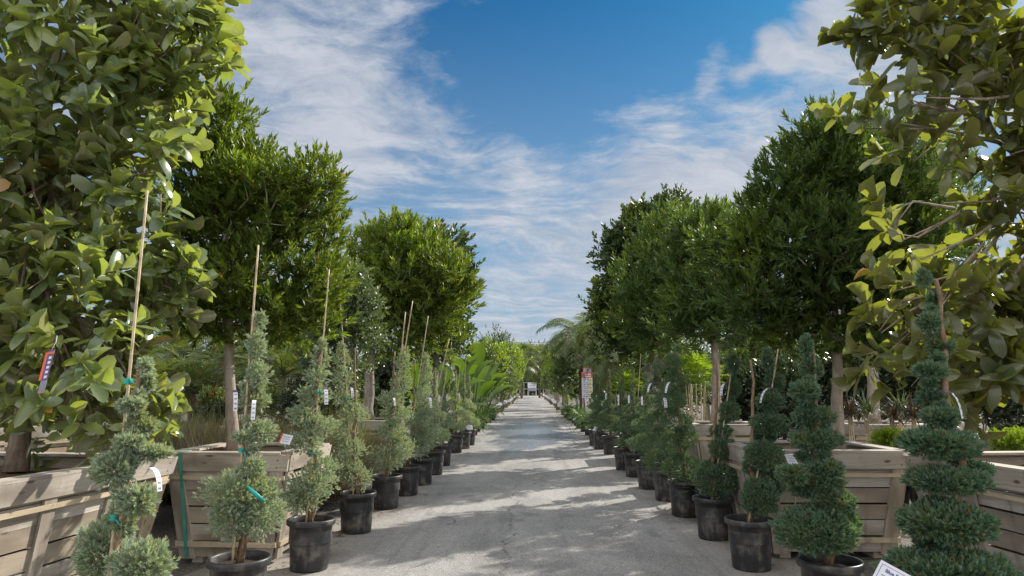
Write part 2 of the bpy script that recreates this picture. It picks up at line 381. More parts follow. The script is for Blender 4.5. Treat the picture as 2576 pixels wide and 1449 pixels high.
# leaf templates: verts (x side, y along, z normal), faces by size
KITE = (np.array([[0, 0, 0], [.5, .45, .16], [0, 1, 0], [-.5, .45, .16]]), [np.array([[0, 1, 2], [0, 2, 3]])])
OVAL = (np.array([[0, 0, 0], [.36, .28, .10], [.5, .58, .12], [0, 1, -.04], [-.5, .58, .12], [-.36, .28, .10], [0, .5, .03]]),
        [np.array([[0, 1, 6], [1, 2, 6], [2, 3, 6], [3, 4, 6], [4, 5, 6], [5, 0, 6]])])
def mag_template():
    V = [[0, 0, 0], [0, .10, .02]]
    rows = [(.25, .27, .035), (.50, .45, .03), (.74, .45, -.01), (.92, .31, -.05)]
    for t, w, z in rows: V += [[-w, t, z + .16 * w], [0, t, z], [w, t, z + .16 * w]]
    V += [[0, .99, -.08]]
    k = 2; tris = [[1, 2 + 2, 2 + 1], [1, 2 + 1, 2 + 0]]; quads = []
    for i in range(3):
        a = 2 + 3 * i; b = a + 3
        quads += [[a, a + 1, b + 1, b], [a + 1, a + 2, b + 2, b + 1]]
    a = 2 + 9; tip = 14
    tris += [[a, a + 1, tip], [a + 1, a + 2, tip]]
    V += [[-.012, 0, 0], [.012, 0, 0]]
    tris += [[15, 16, 1]]
    return np.array(V, float), [np.array(tris), np.array(quads)]
MAG = mag_template()
def curl(T, a, b):
    V = T[0].copy(); y = V[:, 1]; V[:, 2] += -a * y ** 2 + b * np.abs(V[:, 0]) * np.sin(3 * y); V[:, 0] *= 1 - .15 * y; V[:, 1] = y - .25 * abs(a) * y ** 2; return V, T[1]
MAGS = [MAG, curl(MAG, .28, .5), curl(MAG, -.18, .8), curl(MAG, .55, -.3)]
def leaves(P, Dv, Nv, L, Wd, T):
    """world verts and faces for leaves at P along Dv with upper side Nv"""
    tv, tf = T; n, k = len(P), len(tv)
    Dv = unit(Dv); side = unit(np.cross(Dv, Nv)); Nn = np.cross(side, Dv)
    L = np.broadcast_to(L, n)[:, None, None]; Wd = np.broadcast_to(Wd, n)[:, None, None]
    V = P[:, None, :] + side[:, None, :] * tv[None, :, 0:1] * Wd + Dv[:, None, :] * tv[None, :, 1:2] * L + Nn[:, None, :] * tv[None, :, 2:3] * (L if len(tv) > 9 else Wd)
    off = (np.arange(n) * k)[:, None, None]
    return V.reshape(-1, 3), [(f[None] + off).reshape(-1, f.shape[1]) for f in tf]
def merge(parts):
    V = []; F = {}; o = 0
    for v, fs in parts:
        V.append(v)
        for f in fs: F.setdefault(f.shape[1], []).append(f + o)
        o += len(v)
    return np.concatenate(V), [np.concatenate(x) for x in F.values()]
def strips(P, Dv, L, Wd, droop, seg=4, wvec=None):
    n = len(P); L = np.broadcast_to(L, n); Wd = np.broadcast_to(Wd, n); droop = np.broadcast_to(droop, n)
    d = unit(Dv); p = P.copy(); rows = []
    side = unit(np.cross(d, np.array([0, 0, 1.0])) + 1e-4) if wvec is None else unit(wvec)
    for k in range(seg + 1):
        t = k / seg; w = Wd * (0.55 + .45 * math.sin(math.pi * min(1, t * 1.3))) * (1 - t ** 3) * .5
        rows.append(np.stack([p - side * w[:, None], p + side * w[:, None]], 1) if k < seg else p[:, None, :])
        p = p + d * (L / seg)[:, None]; d = unit(d + np.stack([0 * L, 0 * L, -droop / seg], 1))
    V = np.concatenate(rows, 1); k = V.shape[1]; q = []
    for i in range(seg - 1): q.append([2 * i, 2 * i + 1, 2 * i + 3, 2 * i + 2])
    t = [[2 * seg - 2, 2 * seg - 1, 2 * seg]]
    off = (np.arange(n) * k)[:, None, None]
    fs = [(np.array(t)[None] + off).reshape(-1, 3)]
    if q: fs.append((np.array(q)[None] + off).reshape(-1, 4))
    return V.reshape(-1, 3), fs

def lump(blobs, r, k=4, f=(.22, .55)):
    """add smaller lumps on the outline of each ellipsoid (c, (rx,ry,rz))"""
    res = list(blobs)
    for c, rad in blobs:
        rad = np.array(rad)
        for _ in range(k):
            d = rdir(1, r)[0]; d[2] = abs(d[2]) * .8 if r.random() < .7 else d[2]
            s = r.uniform(*f); res.append((np.array(c) + d * rad * (1 - s * .35), rad * s))
    return res
def blob_points(blobs, n, r, shell=(.62, 1.02)):
    c = np.array([b[0] for b in blobs]); rad = np.array([b[1] for b in blobs])
    w = (rad[:, 0] * rad[:, 2]) ** .95; idx = r.choice(len(blobs), n, p=w / w.sum())
    d = rdir(n, r); s = r.uniform(shell[0] ** 2, shell[1] ** 2, n) ** .5
    deep = r.random(n) < .16; s = np.where(deep, r.uniform(.15, .6, n), s)
    P = c[idx] + d * rad[idx] * s[:, None]
    return P, d, idx
def twigs_leaves(P, Dt, r, per, tl, L, Wd, T, spread=1.0, uplift=.25, tipbunch=.0):
    """per leaves round each twig of length tl"""
    n = len(P); k = np.arange(per)
    Dt = unit(Dt); a = unit(np.cross(Dt, rdir(n, r))); b = np.cross(Dt, a)
    ph = (k[None, :] * 2.4 + r.random((n, 1)) * 6.28)
    t = (k[None, :] + .5) / per; t = t ** (1 - tipbunch) if tipbunch else t
    rad = np.cos(ph)[..., None] * a[:, None] + np.sin(ph)[..., None] * b[:, None]
    TL = np.broadcast_to(tl, n)[:, None]
    pos = P[:, None] + Dt[:, None] * (t * TL)[..., None]
    ld = unit(rad * spread * (1.1 - .6 * t)[..., None] + Dt[:, None] * (.45 + .7 * t)[..., None] + np.array([0, 0, uplift]) + r.normal(scale=.13, size=rad.shape))
    nn = unit(Dt[:, None] * 1.0 - rad * .35 + np.array([0, 0, .35]))
    LL = L * r.uniform(.65, 1.15, n * per)
    A = (pos.reshape(-1, 3), ld.reshape(-1, 3), nn.reshape(-1, 3))
    if T is MAG:
        w = r.integers(0, 4, len(LL)); WW = LL * Wd / L * r.uniform(.8, 1.15, len(LL))
        return merge([leaves(A[0][w == q], A[1][w == q], A[2][w == q], LL[w == q], WW[w == q], MAGS[q]) for q in range(4)])
    return leaves(*A, LL, LL * Wd / L, T)

def crown_mesh(name, blobs, ntw, per, tl, L, Wd, T, r, up=.55, out_=.7, lumps=5, spread=1.0, uplift=.2, tipbunch=0, shell=(.6, 1.03), droop=0.0):
    bl = lump(blobs, r, lumps)
    P, d, _ = blob_points(bl, ntw, r, shell)
    if T is not MAG and shell[0] > .5:                                # leave hollows between leaf clumps, push some shoots out
        w0 = np.mean([b[1][0] for b in blobs]); kf = 2 * math.pi / (w0 * .95); ph = r.random(6) * 6.28
        q = np.sin(P[:, 0] * kf + ph[0] + 1.3 * np.sin(P[:, 2] * kf * .7 + ph[3])) + np.sin(P[:, 1] * kf * 1.1 + ph[1]) + np.sin(P[:, 2] * kf * 1.25 + ph[2] + 1.2 * np.sin(P[:, 0] * kf * .6 + ph[4]))
        keep = (q > -.55) | (r.random(ntw) < .28)
        P = P + d * (np.where(q > 1.0, .13, 0) * w0)[:, None] + d * ((r.random(ntw) < .10) * r.uniform(.05, .30, ntw) * w0)[:, None]
        P, d = P[keep], d[keep]; ntw = len(P)
    Dt = unit(d * out_ + np.array([0, 0, up]) + rdir(ntw, r) * .4)
    v, f = twigs_leaves(P, Dt, r, per, r.uniform(.7, 1.2, ntw) * tl, L, Wd, T, spread, uplift, tipbunch)
    return np_mesh(name, v, f, smooth=T is MAG), bl, P

def limb_tree(mb, base, top, r0, targets, r, n1=9, rmain=None, wob=.012, sides=10, lean=None):
    """trunk from base to top, limbs to targets (world/local same space)"""
    base = np.array(base, float); top = np.array(top, float); k = 7
    pts = [base + (top - base) * i / k + np.array([r.normal(), r.normal(), 0]) * wob * (0 < i) for i in range(k + 1)]
    rads = [r0 * (1.35 if i == 0 else 1 - .38 * i / k) for i in range(k + 1)]
    mb.tube(pts, rads, sides)
    for tg in targets:
        s = r.uniform(.72, 1.0); st = base + (top - base) * s; tg = np.array(tg, float)
        m = st + (tg - st) * .45 + np.array([0, 0, .12 * np.linalg.norm(tg - st)]) + r.normal(size=3) * .06
        rr = r0 * .34
        mb.tube([st, st * .6 + m * .4 + r.normal(size=3) * .02, m, (m + tg) / 2 + r.normal(size=3) * .05, tg], [rr, rr * .8, rr * .6, rr * .4, rr * .15], 6, cap=False)

# ------------------------------------------------------------------ the setting
mb = MB(); gx, gy0, gy1 = 450, -60, 900
v = []; nx, ny = 60, 80
me = bpy.data.meshes.new('ground'); me.from_pydata([(-gx, gy0, 0), (gx, gy0, 0), (gx, gy1, 0), (-gx, gy1, 0)], [], [(0, 1, 2, 3)])
tag(link('ground', me, 'gravel_ground'), 'grey brown gravel yard under the crates', None, None, 'structure')
ys = np.concatenate([np.arange(-12, 30, .5), np.arange(30, 126, 3.0)]); rv = []; rf = []
for i, y in enumerate(ys):
    a = -2.75 + .16 * math.sin(y * .9) + .1 * math.sin(y * 2.7 + 1); b = 2.75 + .15 * math.sin(y * 1.1 + 2) + .08 * math.sin(y * 3.1)
    rv += [(a, y, .004), (b, y, .004)]
    if i: rf.append((2 * i - 2, 2 * i - 1, 2 * i + 1, 2 * i))
me = bpy.data.meshes.new('road'); me.from_pydata(rv, [], rf)
tag(link('road', me, 'asphalt'), 'worn grey asphalt lane with cracks and dappled shade', None, None, 'structure')

# ------------------------------------------------------------------ planter boxes
def planter(parent, cx, cy, hx, hy, H, rot=0.0, taper=.14, strap=None, wood='crate_wood', rail='crate_wood_grey', post='crate_wood', mid=True, seed=0, z0=.06, soil='bark_mulch', base=None):
    r = np.random.default_rng(seed + 100)
    base = MB()
    Mr = Matrix.Rotation(rot, 3, 'Z'); O = Vector((cx, cy, 0))
    def half(h, v): return h - taper * (1 - v / H)
    def fp(side, u, v, w):
        """u along the side, v height, w outward"""
        if side == 0: q = Vector((u, -(half(hy, v) + w), v))
        elif side == 1: q = Vector((half(hx, v) + w, u, v))
        elif side == 2: q = Vector((-u, half(hy, v) + w, v))
        else: q = Vector((-(half(hx, v) + w), -u, v))
        return O + Mr @ q
    def slab(mb, side, v0, v1, w0, w1, ua0, ua1, ub0=None, ub1=None, mi=0):
        ub0 = ua0 if ub0 is None else ub0; ub1 = ua1 if ub1 is None else ub1
        P = [fp(side, ua0, v0, w1), fp(side, ua1, v0, w1), fp(side, ua1, v0, w0), fp(side, ua0, v0, w0),
             fp(side, ub0, v1, w1), fp(side, ub1, v1, w1), fp(side, ub1, v1, w0), fp(side, ub0, v1, w0)]
        mb.hexa(P, mi)
    # skids under the box
    box = bpy.data.objects.new('planter_box', None); COL.objects.link(box); box.parent = parent
    for s in (-1, 1):
        sk = MB(); c = O + Mr @ Vector((s * (half(hx, 0) - .12), 0, z0 / 2)); sk.box(c, (.10, 2 * half(hy, 0) - .04, z0 - .004), rot); sk.build('skid', [post], box)
    nb = 6
    for side in range(4):
        hh = hx if side in (0, 2) else hy
        mb = MB(); v0 = z0
        hs = (H - .01 - z0) / nb
        for i in range(nb):
            a = z0 + i * hs + .004; b_ = z0 + (i + 1) * hs - .006
            e0, e1 = half(hh, a) - .035, half(hh, b_) - .035
            j = r.uniform(-.007, .004); k1, k2, k3 = r.uniform(-.006, .006, 3)
            slab(mb, side, a + k1, b_ + k2, -.022 + j, 0 + j, -e0 + k3, e0 - k1, -e1 + k3, e1 - k2)
        mb.build('side_panel', [wood], box)
        for s in (-1, 1):                                        # corner battens on this side
            mb = MB()
            e0, e1 = half(hh, z0), half(hh, H)
            ins = .13
            if s < 0: slab(mb, side, z0 - .01, H - .142, .002, .030, -e0 + .005, -e0 + ins, -half(hh, H - .142) + .005, -half(hh, H - .142) + ins)
            else: slab(mb, side, z0 - .01, H - .142, .002, .030, e0 - ins, e0 - .005, half(hh, H - .142) - ins, half(hh, H - .142) - .005)
            mb.build('corner_batten', [post], box)
        if mid:
            ms = [0] if hh < .75 else [-.3 * hh, .3 * hh]
            for q in ms: mb = MB(); slab(mb, side, z0 + .15, H - .142, .003, .026, q - .055, q + .055, q * 1.05 - .055, q * 1.05 + .055); mb.build('middle_batten', [rail if side % 2 else wood], box)
        mb = MB()
        ext = .032 if side in (0, 2) else .0
        e1, e2 = half(hh, H - .14) + ext, half(hh, H) + ext
        slab(mb, side, H - .138, H + .004, .002, .040, -e1, e1, -e2, e2)
        for sg in (-1, 1):
            for dz in (.035, .10):
                e = half(hh, H - .14 + dz) - .065; c = fp(side, sg * e, H - .138 + dz, .041); n_ = (fp(side, 0, H, 1) - fp(side, 0, H, 0)).normalized(); mb.tube([c - n_ * .003, c + n_ * .0015], .0065, 8, 1)
        mb.build('top_rail', [rail, 'rusty_nail'], box)
        mb = MB(); e1 = half(hh, H - .22) + ext * .7
        slab(mb, side, H - .215, H - .180, .032, .048, -e1, e1); mb.build('binding_strip', ['crate_wood_fresh'], box)
        mb = MB(); e1 = half(hh, z0 + .12) + ext * .7
        slab(mb, side, z0 + .10, z0 + .145, .032, .048, -e1, e1)
        mb.build('binding_strip', ['crate_wood_fresh'], box)
    # loose cap boards round the rim
    for side in range(4):
        hh = hx if side in (0, 2) else hy; mb = MB()
        e = half(hh, H) - .05
        P = [fp(side, -e, H + .006, .035), fp(side, e, H + .006, .035), fp(side, e - .05, H + .006, -.11), fp(side, -e + .05, H + .006, -.11)]
        P = P + [p + Vector((0, 0, .022)) for p in P]
        mb.hexa(P); mb.build('cap_board', [rail], box)
    if strap:
        for side, u in strap:
            mb = MB(); slab(mb, side, z0 + .01, H + .03, .0495, .0515, u * .86 - .014, u * .86 + .014, u - .014, u + .014)
            P = [fp(side, u - .014, H + .03, .0515), fp(side, u + .014, H + .03, .0515), fp(side, u + .014, H + .03, -.12), fp(side, u - .014, H + .03, -.12)]
            mb.hexa(P + [p + Vector((0, 0, .002)) for p in P])
            mb.build('strap', ['teal_strap'], box)
    so = MB(); n = 14; k0 = len(so.v)
    for i in range(n + 1):
        for j in range(n + 1):
            a, b_ = -1 + 2 * i / n, -1 + 2 * j / n
            z = H - .10 + .05 * (1 - max(abs(a), abs(b_))) + r.uniform(-.015, .02)
            so.v.append(tuple(O + Mr @ Vector((a * (hx - .035), b_ * (hy - .035), z))))
    for i in range(n):
        for j in range(n):
            so.f.append([k0 + i * (n + 1) + j, k0 + (i + 1) * (n + 1) + j, k0 + (i + 1) * (n + 1) + j + 1, k0 + i * (n + 1) + j + 1]); so.m.append(0); so.sm.append(True); so.uv += [(0, 0)] * 4
    so.build('soil', [soil], box)
    return box

def twigset(mb, bl, P, top, r, n, rad=.008):
    """thin branches reaching from the limb ends to leaf clusters"""
    idx = r.choice(len(P), min(n, len(P)), replace=False); C = np.array([b[0] for b in bl])
    for i in idx:
        c = C[np.argmin(np.linalg.norm(C - P[i], axis=1))] * .75 + np.array(top) * .25
        m = (c + P[i]) / 2 + r.normal(size=3) * .07
        mb.tube([c, m, P[i]], [rad * 1.6, rad, rad * .5], 4, cap=False)

def make_tree(name, label, cat, base, zb, topf, blobs, r0, leafm, bark, ntw, per, tl, L, Wd, T, seed, group=None, box=None, nlimb=10, twn=40, **kw):
    """base: world xy; zb: soil height; topf: fork point (world); blobs in world coordinates"""
    r = np.random.default_rng(seed); loc = np.array([base[0], base[1], 0.0])
    t = thing(name, label, cat, loc, group)
    bl = [(np.array(c) - loc, rad) for c, rad in blobs]
    top = np.array(topf) - loc + np.array([0, 0, .04 * topf[1]])
    me, bl2, P = crown_mesh('crown', bl, ntw, per, tl, L, Wd, T, r, **kw)
    link('crown', me, leafm, t)
    mb = MB(); tg = [c - np.array([0, 0, .15]) + r.normal(size=3) * .1 for c, _ in bl2]
    limb_tree(mb, (0, 0, zb), top, r0, tg[:nlimb], r)
    twigset(mb, bl2, P, top, r, twn, (.009 if T is MAG else .004 + r0 * .06))
    mb.build('trunk', [bark], t)
    if box: planter(t, box[0] - loc[0], box[1] - loc[1], *box[2:5], **(box[5] if len(box) > 5 else {}))
    return t
def BL(Y, lst, dy=1.0):
    """ellipsoids given where they stand: (px, py, rx px, ry px[, depth offset m])"""
    res = []
    for b in lst:
        Yb = Y + (b[4] if len(b) > 4 else 0); m = mpp(Yb)
        res.append((D(b[0], b[1], Yb), (b[2] * m, min(b[2], b[3] * 1.2) * m * dy, b[3] * m)))
    return res

ZB = .93
# left magnolia and its long box
boxL = (-4.28, 5.17, 1.0, 1.0, .98, dict(rot=R(-6), taper=.17, seed=1, wood='crate_wood', rail='crate_wood_grey', post='crate_wood_fresh'))
magL = [(-4.35, 5.5, 4.6), (.95, 1.1, 1.2)], 
bl = BL(5.3, [(350, 60, 190, 190, .2), (120, 150, 220, 220, -.2), (300, 300, 190, 170), (60, 480, 190, 190, -.3), (300, 520, 165, 150, .1), (120, 760, 200, 150, -.2), (330, 720, 130, 120, .1),
              (210, 940, 180, 130, -.2), (60, 960, 130, 150, .3), (250, 1070, 120, 75, .0), (430, -60, 170, 160, .3), (150, -200, 260, 200), (-150, 100, 260, 260), (-150, 500, 260, 260), (-100, 850, 200, 180, .3), (480, 120, 80, 90, .2)])
make_tree('magnolia_tree', 'tall magnolia with big glossy leaves at the left edge, in a wide pale timber box', 'tree', (-4.12, 5.45), ZB, (-4.05, 5.5, 3.3), bl, .07,
          'magnolia_leaf', 'magnolia_bark', 1040, 8, .20, .215, .102, MAG, 11, 'magnolia trees in timber boxes', boxL, nlimb=16, twn=260, lumps=3, spread=1.15, uplift=.18, tipbunch=.25, up=.45, shell=(.55, 1.0))
# right magnolia
boxR = (4.55, 5.55, 1.0, 1.0, .98, dict(rot=R(7), taper=.15, seed=2, wood='crate_wood_grey', rail='crate_wood', post='crate_wood_grey'))
bl = BL(4.9, [(2330, 20, 190, 120), (2260, 90, 130, 80, .1), (2450, 180, 170, 130, .2), (2300, 240, 100, 60, -.1), (2160, 285, 45, 50), (2570, 420, 110, 90), (2330, 420, 90, 60, .1), (2270, 585, 45, 45, -.1), (2540, 640, 90, 80, .2),
              (2330, 730, 120, 90, -.1), (2460, 820, 150, 120, .2), (2250, 860, 85, 60), (2350, 960, 120, 80, .1), (2530, 950, 130, 100, .2), (2680, 200, 200, 250), (2700, 600, 200, 250), (2420, -120, 230, 140), (2680, 950, 160, 150, .2)]); bl = [(c, tuple(x * (.62 if c[0] < 3.9 else .8) for x in rd)) for c, rd in bl]
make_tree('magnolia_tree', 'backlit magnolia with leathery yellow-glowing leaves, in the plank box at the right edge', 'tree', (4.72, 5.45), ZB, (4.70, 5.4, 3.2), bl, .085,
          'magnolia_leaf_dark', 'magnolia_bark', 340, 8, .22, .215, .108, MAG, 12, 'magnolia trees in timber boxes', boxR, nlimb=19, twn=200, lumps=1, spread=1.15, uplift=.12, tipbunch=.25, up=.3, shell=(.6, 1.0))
# boxed willow-leaved trees
WL = dict(up=.6, out_=.75, spread=.72, uplift=.15, lumps=7, shell=(.76, 1.04))
bl = BL(6.75, [(545, 330, 75, 85), (520, 440, 110, 90, .1), (600, 420, 110, 70), (640, 520, 150, 100, -.1), (560, 600, 150, 120, .2), (750, 500, 85, 85, -.1), (780, 600, 85, 90), (700, 700, 140, 110, -.2), (520, 740, 110, 90, .2),
               (640, 800, 150, 60), (600, 835, 160, 40), (470, 800, 60, 60), (760, 815, 90, 50), (800, 720, 60, 60, .1), (470, 620, 60, 100, .3), (800, 450, 45, 50, 0)])
make_tree('willow_leaved_tree', 'bushy bright narrow-leaved tree in the square timber box behind the second left juniper', 'tree', D(590, 1110, 6.8)[:2], ZB, D(566, 850, 6.75), bl, .062,
          'willow_leaf', 'pale_bark', 4800, 15, .16, .088, .027, KITE, 13, 'narrow-leaved trees in timber boxes', (-2.76, 6.82, .56, .56, .98, dict(rot=R(-2), seed=3, strap=[(0, -.42)], wood='crate_wood', rail='crate_wood')), twn=120, **WL)
bl = BL(7.0, [(2040, 360, 70, 65), (2100, 420, 110, 90), (2010, 470, 110, 85, -.1), (1960, 570, 90, 90, -.1), (2150, 540, 160, 130, .1), (2050, 640, 150, 120, -.2), (2240, 640, 130, 120, .1), (1990, 740, 110, 80, -.1), (2130, 780, 150, 95),
              (1850, 660, 60, 60), (1790, 630, 30, 30), (1880, 740, 75, 60, -.2), (2280, 470, 90, 90, .2), (2290, 780, 90, 70, .2), (2110, 850, 170, 45), (1950, 830, 100, 45), (2260, 850, 110, 45)])
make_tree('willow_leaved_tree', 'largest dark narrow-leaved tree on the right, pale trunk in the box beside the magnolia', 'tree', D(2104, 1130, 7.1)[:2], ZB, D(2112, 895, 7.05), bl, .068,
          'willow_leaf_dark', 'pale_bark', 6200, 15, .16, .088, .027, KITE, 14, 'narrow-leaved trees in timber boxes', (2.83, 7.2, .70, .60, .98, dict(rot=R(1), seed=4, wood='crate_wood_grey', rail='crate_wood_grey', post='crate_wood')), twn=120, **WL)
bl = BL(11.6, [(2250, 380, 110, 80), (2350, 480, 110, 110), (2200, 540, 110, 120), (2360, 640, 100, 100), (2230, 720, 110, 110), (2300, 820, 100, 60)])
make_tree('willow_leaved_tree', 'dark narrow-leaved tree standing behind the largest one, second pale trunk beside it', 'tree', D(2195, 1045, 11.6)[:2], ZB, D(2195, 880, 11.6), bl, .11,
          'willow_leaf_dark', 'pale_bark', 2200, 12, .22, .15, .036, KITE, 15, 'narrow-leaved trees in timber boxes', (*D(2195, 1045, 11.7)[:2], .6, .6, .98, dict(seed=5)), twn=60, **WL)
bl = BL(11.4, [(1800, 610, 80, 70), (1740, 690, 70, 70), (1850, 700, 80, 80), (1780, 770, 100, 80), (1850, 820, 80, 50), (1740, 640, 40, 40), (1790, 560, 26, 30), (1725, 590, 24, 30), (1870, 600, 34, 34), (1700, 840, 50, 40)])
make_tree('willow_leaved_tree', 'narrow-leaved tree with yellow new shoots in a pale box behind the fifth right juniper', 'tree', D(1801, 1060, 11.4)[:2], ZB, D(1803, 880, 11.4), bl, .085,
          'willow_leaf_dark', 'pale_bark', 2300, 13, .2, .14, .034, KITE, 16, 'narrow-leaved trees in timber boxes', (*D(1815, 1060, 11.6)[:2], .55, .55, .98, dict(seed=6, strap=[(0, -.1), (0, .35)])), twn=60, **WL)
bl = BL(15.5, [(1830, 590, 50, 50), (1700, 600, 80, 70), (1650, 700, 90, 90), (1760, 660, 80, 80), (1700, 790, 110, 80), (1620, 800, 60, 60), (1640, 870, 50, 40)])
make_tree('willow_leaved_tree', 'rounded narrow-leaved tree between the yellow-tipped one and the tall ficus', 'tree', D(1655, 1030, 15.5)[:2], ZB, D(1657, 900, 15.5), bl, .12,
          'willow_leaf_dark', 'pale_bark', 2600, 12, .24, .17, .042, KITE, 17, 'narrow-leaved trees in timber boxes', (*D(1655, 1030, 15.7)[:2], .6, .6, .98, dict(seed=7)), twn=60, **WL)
bl = BL(19.5, [(1690, 560, 75, 55), (1610, 590, 75, 55), (1560, 660, 50, 70), (1620, 700, 70, 60), (1545, 740, 40, 30), (1570, 800, 65, 60), (1540, 860, 50, 50), (1620, 860, 60, 60), (1590, 640, 60, 60)])
make_tree('ficus_tree', 'tall round-leaved ficus with open dark crown nearest the gap on the right', 'tree', D(1640, 1025, 19.5)[:2], .9, D(1630, 930, 19.5), bl, .14,
          'ficus_leaf', 'grey_bark', 3200, 10, .28, .15, .07, OVAL, 18, None, (*D(1640, 1025, 19.7)[:2], .7, .7, .98, dict(seed=8)), twn=110, lumps=7, up=.4)
# left second group
bl = BL(12.6, [(960, 640, 70, 60), (1020, 610, 60, 55), (1000, 700, 110, 70), (1100, 700, 80, 60), (920, 720, 60, 60, .3), (1060, 790, 110, 70), (950, 850, 100, 45), (1060, 860, 90, 40), (1120, 760, 60, 50), (1000, 575, 28, 34), (930, 620, 30, 34), (1075, 640, 40, 36), (1150, 735, 34, 34), (885, 690, 30, 34), (960, 790, 80, 70, .2)])
make_tree('willow_leaved_tree', 'round-topped narrow-leaved tree in the middle of the left row, grey box with a teal strap', 'tree', D(925, 1062, 12.6)[:2], ZB, D(935, 880, 12.6), bl, .11,
          'willow_leaf', 'grey_bark', 3000, 13, .21, .145, .036, KITE, 19, 'narrow-leaved trees in timber boxes', (*D(925, 1062, 12.7)[:2], .62, .62, .98, dict(seed=9, strap=[(0, .05)], wood='crate_wood_dark', rail='crate_wood_grey')), twn=60, **WL)
bl = BL(17.0, [(1110, 620, 70, 50), (1140, 690, 45, 70), (1100, 760, 60, 60), (1145, 800, 35, 45), (1140, 860, 45, 40), (1080, 860, 60, 50)])
make_tree('ficus_tree', 'open-crowned tree with small round leaves against the sky, behind the round-topped left tree', 'tree', D(1085, 1020, 17)[:2], .0, D(1100, 900, 17), bl, .11,
          'ficus_leaf', 'grey_bark', 1500, 10, .26, .14, .065, OVAL, 20, None, None, twn=110, lumps=7, up=.4)
bl = BL(10.2, [(870, 720, 55, 55), (900, 790, 60, 55), (850, 790, 45, 60), (890, 850, 60, 40), (830, 850, 40, 40), (860, 940, 60, 40), (800, 900, 40, 30)])
make_tree('privet_tree', 'small-leaved glossy grey-green tree squeezed between the two big trees on the left', 'tree', D(845, 1040, 10.4)[:2], .0, D(850, 920, 10.4), bl, .05,
          'privet_leaf', 'grey_bark', 2200, 10, .14, .062, .033, KITE, 21, None, None, twn=60, lumps=4, up=.3)

# ------------------------------------------------------------------ junipers in pots
def pot_mesh(H=.43, R0=.205, R1=.165, seed=0):
    mb = MB()
    prof = [(R1 - .03, .012), (R1 - .006, .0), (R1, .012), (R1 + (R0 - .018 - R1) * .5, H * .48), (R0 - .018, H - .052), (R0 + .004, H - .048), (R0 + .009, H - .040), (R0 + .009, H - .008), (R0 + .003, H), (R0 - .010, H), (R0 - .016, H - .010),
            (R0 - .022, H - .05), (R1 + .022, H * .55)]
    mb.lathe(prof, 44)
    mb.disc(R1 - .03, .012, 44)
    return mb.mesh('pot')
POTM = pot_mesh()
POTM.materials.append(MAT['pot_plastic'])
mb = MB(); mb.disc(.184, .372, 30, bumpz=.02); SOILM = mb.mesh('soil'); SOILM.materials.append(MAT['soil'])

def sprig_mesh(name, pads, n, r, blade=.034, bw=.0055, per=7, loose=.0, flat=1.0, tipdir=1.0):
    """juniper foliage: tufts of thin scaly blades on pads [(c, rad)]"""
    c = np.array([p[0] for p in pads], float); rad = np.array([p[1] for p in pads], float)
    w = (rad.mean(1)) ** 1.9; idx = r.choice(len(pads), n, p=w / w.sum())
    d = rdir(n, r); s = np.where(r.random(n) < .25, r.uniform(.35, .85, n), r.uniform(.84, 1.0 + loose, n))
    ph = r.random(len(pads)) * 6
    wob = 1 + .10 * np.sin(5 * np.arctan2(d[:, 1], d[:, 0]) + ph[idx]) + .07 * np.sin(9 * d[:, 2] + ph[idx] * 2)
    P = c[idx] + d * np.maximum(rad[idx] - np.array([.026, .026, .034]), .009) * (s * wob)[:, None]
    Dt = unit(d * .9 + np.array([0, 0, .45 * tipdir]) + rdir(n, r) * .4)
    k = np.arange(per); a = unit(np.cross(Dt, rdir(n, r))); b = np.cross(Dt, a)
    phs = k[None] * 2.4 + r.random((n, 1)) * 6.28
    radv = np.cos(phs)[..., None] * a[:, None] + np.sin(phs)[..., None] * b[:, None]
    t = k[None] / per
    pos = P[:, None] + Dt[:, None] * (t * blade * .8)[..., None]
    ld = unit(radv * .55 * (1 - t * .6)[..., None] + Dt[:, None])
    LL = blade * r.uniform(.6, 1.2, n * per)
    v, f = leaves(pos.reshape(-1, 3), ld.reshape(-1, 3), unit(rdir(n * per, r)), LL, bw, KITE)
    return np_mesh(name, v, f)
def helix_pads(turns, z0, z1, r0, b0, phase, r, hand=1, n=None, sq=.62, tip=.5, btip=.05):
    pads = []; n = n or int(turns * 7)
    for i in range(n):
        t = i / (n - 1); z = z0 + (z1 - z0) * (t ** .92); a = phase + hand * turns * 2 * math.pi * t
        rr = r0 * (1 - t) ** .8 + .02; bb = b0 * (1 - t) ** .75 + btip
        pads.append(((rr * math.cos(a), rr * math.sin(a), z), (bb, bb, bb * sq)))
    for i in range(5):
        t = i / 4; pads.append(((0, 0, z1 + tip * t * .8), (btip * (1.1 - t * .75), btip * (1.1 - t * .75), .09)))
    return pads
JG = {}
